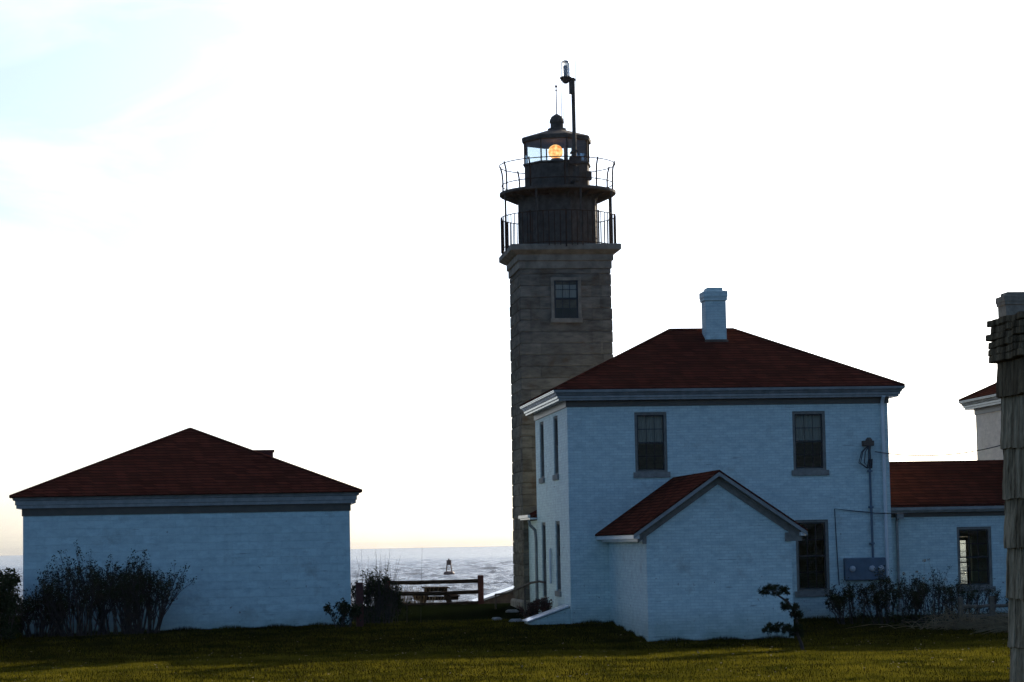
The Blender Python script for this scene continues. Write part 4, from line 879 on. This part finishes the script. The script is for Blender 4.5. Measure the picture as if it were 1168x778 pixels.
stalks('dry_grass_clump', 19.6, 60.9, 1.5, .7, 150, 'straw clump lying between the other two, before the rustic fence', 52, 'arching straw clumps in the planting', lean=.6, curve=.5, r=.010)
stalks('dry_grass_clump', 20.35, 60.0, 1.5, .85, 190, 'largest straw clump, fanning out beside the shingled post', 53, 'arching straw clumps in the planting', lean=.6, curve=.45, r=.013)
stalks('plume_grass', 18.7, 64.8, 1.1, 1.75, 9, 'few tall stalks with tan seed heads before the link building wall', 54, r=.006, plume=1, lean=.06)
shrub('russet_shrub', 8.35, 68.2, .7, .75, 'russet shrub against the side wall behind the cellar bulkhead', None, 14, seed=61, leaf=m_redleaf, nl=9, lsize=.06, low=30)
rs = random.Random(77)
for k, (x, y, q, lb) in enumerate(((7.75, 68.0, .16, 'pale flat stone between the cellar bulkhead and the tower foot'), (7.35, 69.5, .11, 'small pale stone left of the other stones'), (8.3, 73.9, .15, 'pale stone right at the tower foot'))):
    o = MB(); o.blob(x, y, float(gz(x, y))+.03, q*1.4, q, .07, 9, 5, .18); tag(o.build('stone', m_stone), lb, 'stone', 'pale stones by the side wall')

# ------------------------------------------------------------------ lawn blades
N = 260000
yy = rng.uniform(37, 70, N)**1.0; xx = rng.uniform(-.105, .345, N)*yy + rng.normal(0, .2, N)
keep = ~((yy > AY0-.02) & (xx > AX0-.02) & (xx < AX1+.02)) & ~((yy > WY0-.05) & (xx > WX0))
yy = yy[keep]; xx = xx[keep]; n = len(xx)
# longer tufts along the foot of the walls
for (xa, ya, xb, yb, k) in ((AX0, AY0, AX1, AY0, 2600), (AX0, AY0, AX0, AY1, 2200), (WX0, WY0, AX0, WY0, 900), (AX1, WY0, 22.6, WY0, 3500), (LX0+.3, LY0+.3, LX1-.3, LY0+.3, 5000)):
    q = rng.uniform(0, 1, k); off = np.abs(rng.normal(0, .07, k))+.012
    tx_ = xa+(xb-xa)*q-(off if xa == xb else 0); ty_ = ya+(yb-ya)*q-(0 if xa == xb else off); xx = np.concatenate([xx, tx_]); yy = np.concatenate([yy, ty_])
nw = 14200; n = len(xx)
zz = gz(xx, yy); clump = .5+.5*np.sin(xx*3.1+np.sin(yy*2.3)*2)*np.sin(yy*2.7+xx); h = rng.uniform(.025, .055, n)*(.7+.8*clump); h[-nw:] = rng.uniform(.04, .15, nw)*(.6+.4*np.sin(xx[-nw:]*5+yy[-nw:]*4)); h += .05*(rng.random(n) > .985); a = rng.uniform(0, math.pi, n); w = .006
V = np.empty((n, 3, 3)); V[:, 0] = np.stack([xx-np.cos(a)*w, yy-np.sin(a)*w, zz-.01], 1); V[:, 1] = np.stack([xx+np.cos(a)*w, yy+np.sin(a)*w, zz-.01], 1)
V[:, 2] = np.stack([xx+rng.normal(0, .018, n), yy+rng.normal(0, .018, n), zz+h], 1)
me = bpy.data.meshes.new('grass'); me.vertices.add(3*n); me.vertices.foreach_set('co', V.ravel()); me.loops.add(3*n); me.loops.foreach_set('vertex_index', np.arange(3*n, dtype=np.int32))
me.polygons.add(n); me.polygons.foreach_set('loop_start', np.arange(0, 3*n, 3, dtype=np.int32)); me.polygons.foreach_set('loop_total', np.full(n, 3, dtype=np.int32)); me.update(); me.validate(); me.materials.append(m_blade)
o = bpy.data.objects.new('grass', me); COL.objects.link(o); tag(o, 'short lawn grass around the houses', 'grass', kind='stuff')

lv = MB(); rs = random.Random(8)
for _ in range(420):
    y = rs.uniform(39, 64); x = y*rs.uniform(-.1, .34)
    if y > 58.9 and AX0-.1 < x < AX1+.1: continue
    p = Vector((x, y, float(gz(x, y))+.045)); a = Vector((rs.uniform(-1, 1), rs.uniform(-1, 1), rs.uniform(-.3, .3))).normalized(); b2 = a.cross(Vector((rs.uniform(-.5, .5), rs.uniform(-.5, .5), 1))).normalized(); L = rs.uniform(.03, .07)
    lv.add([p-a*L*.5, p+b2*L*.35, p+a*L*.5, p-b2*L*.35], [(0, 1, 2, 3)])
tag(lv.build('fallen_leaves', m_straw), 'dry tan leaves scattered over the lawn', 'leaves', kind='stuff')

# thin sea haze: a closed box of even, pale air round everything
hz_ = MB(); hz_.box(-9000, 9000, -900, 13000, -13.2, 21); m_haze = bpy.data.materials.new('sea_haze'); m_haze.use_nodes = True; t = m_haze.node_tree; t.nodes.clear()
o_ = nd(t, 'ShaderNodeOutputMaterial'); pv = nd(t, 'ShaderNodeVolumePrincipled'); pv.inputs['Color'].default_value = (0.96, 0.95, 0.92, 1); pv.inputs['Density'].default_value = 0.00005; pv.inputs['Anisotropy'].default_value = 0.0
t.links.new(pv.outputs[0], o_.inputs['Volume']); tag(hz_.build('haze', m_haze), 'thin pale sea haze over the water', 'haze', kind='stuff')
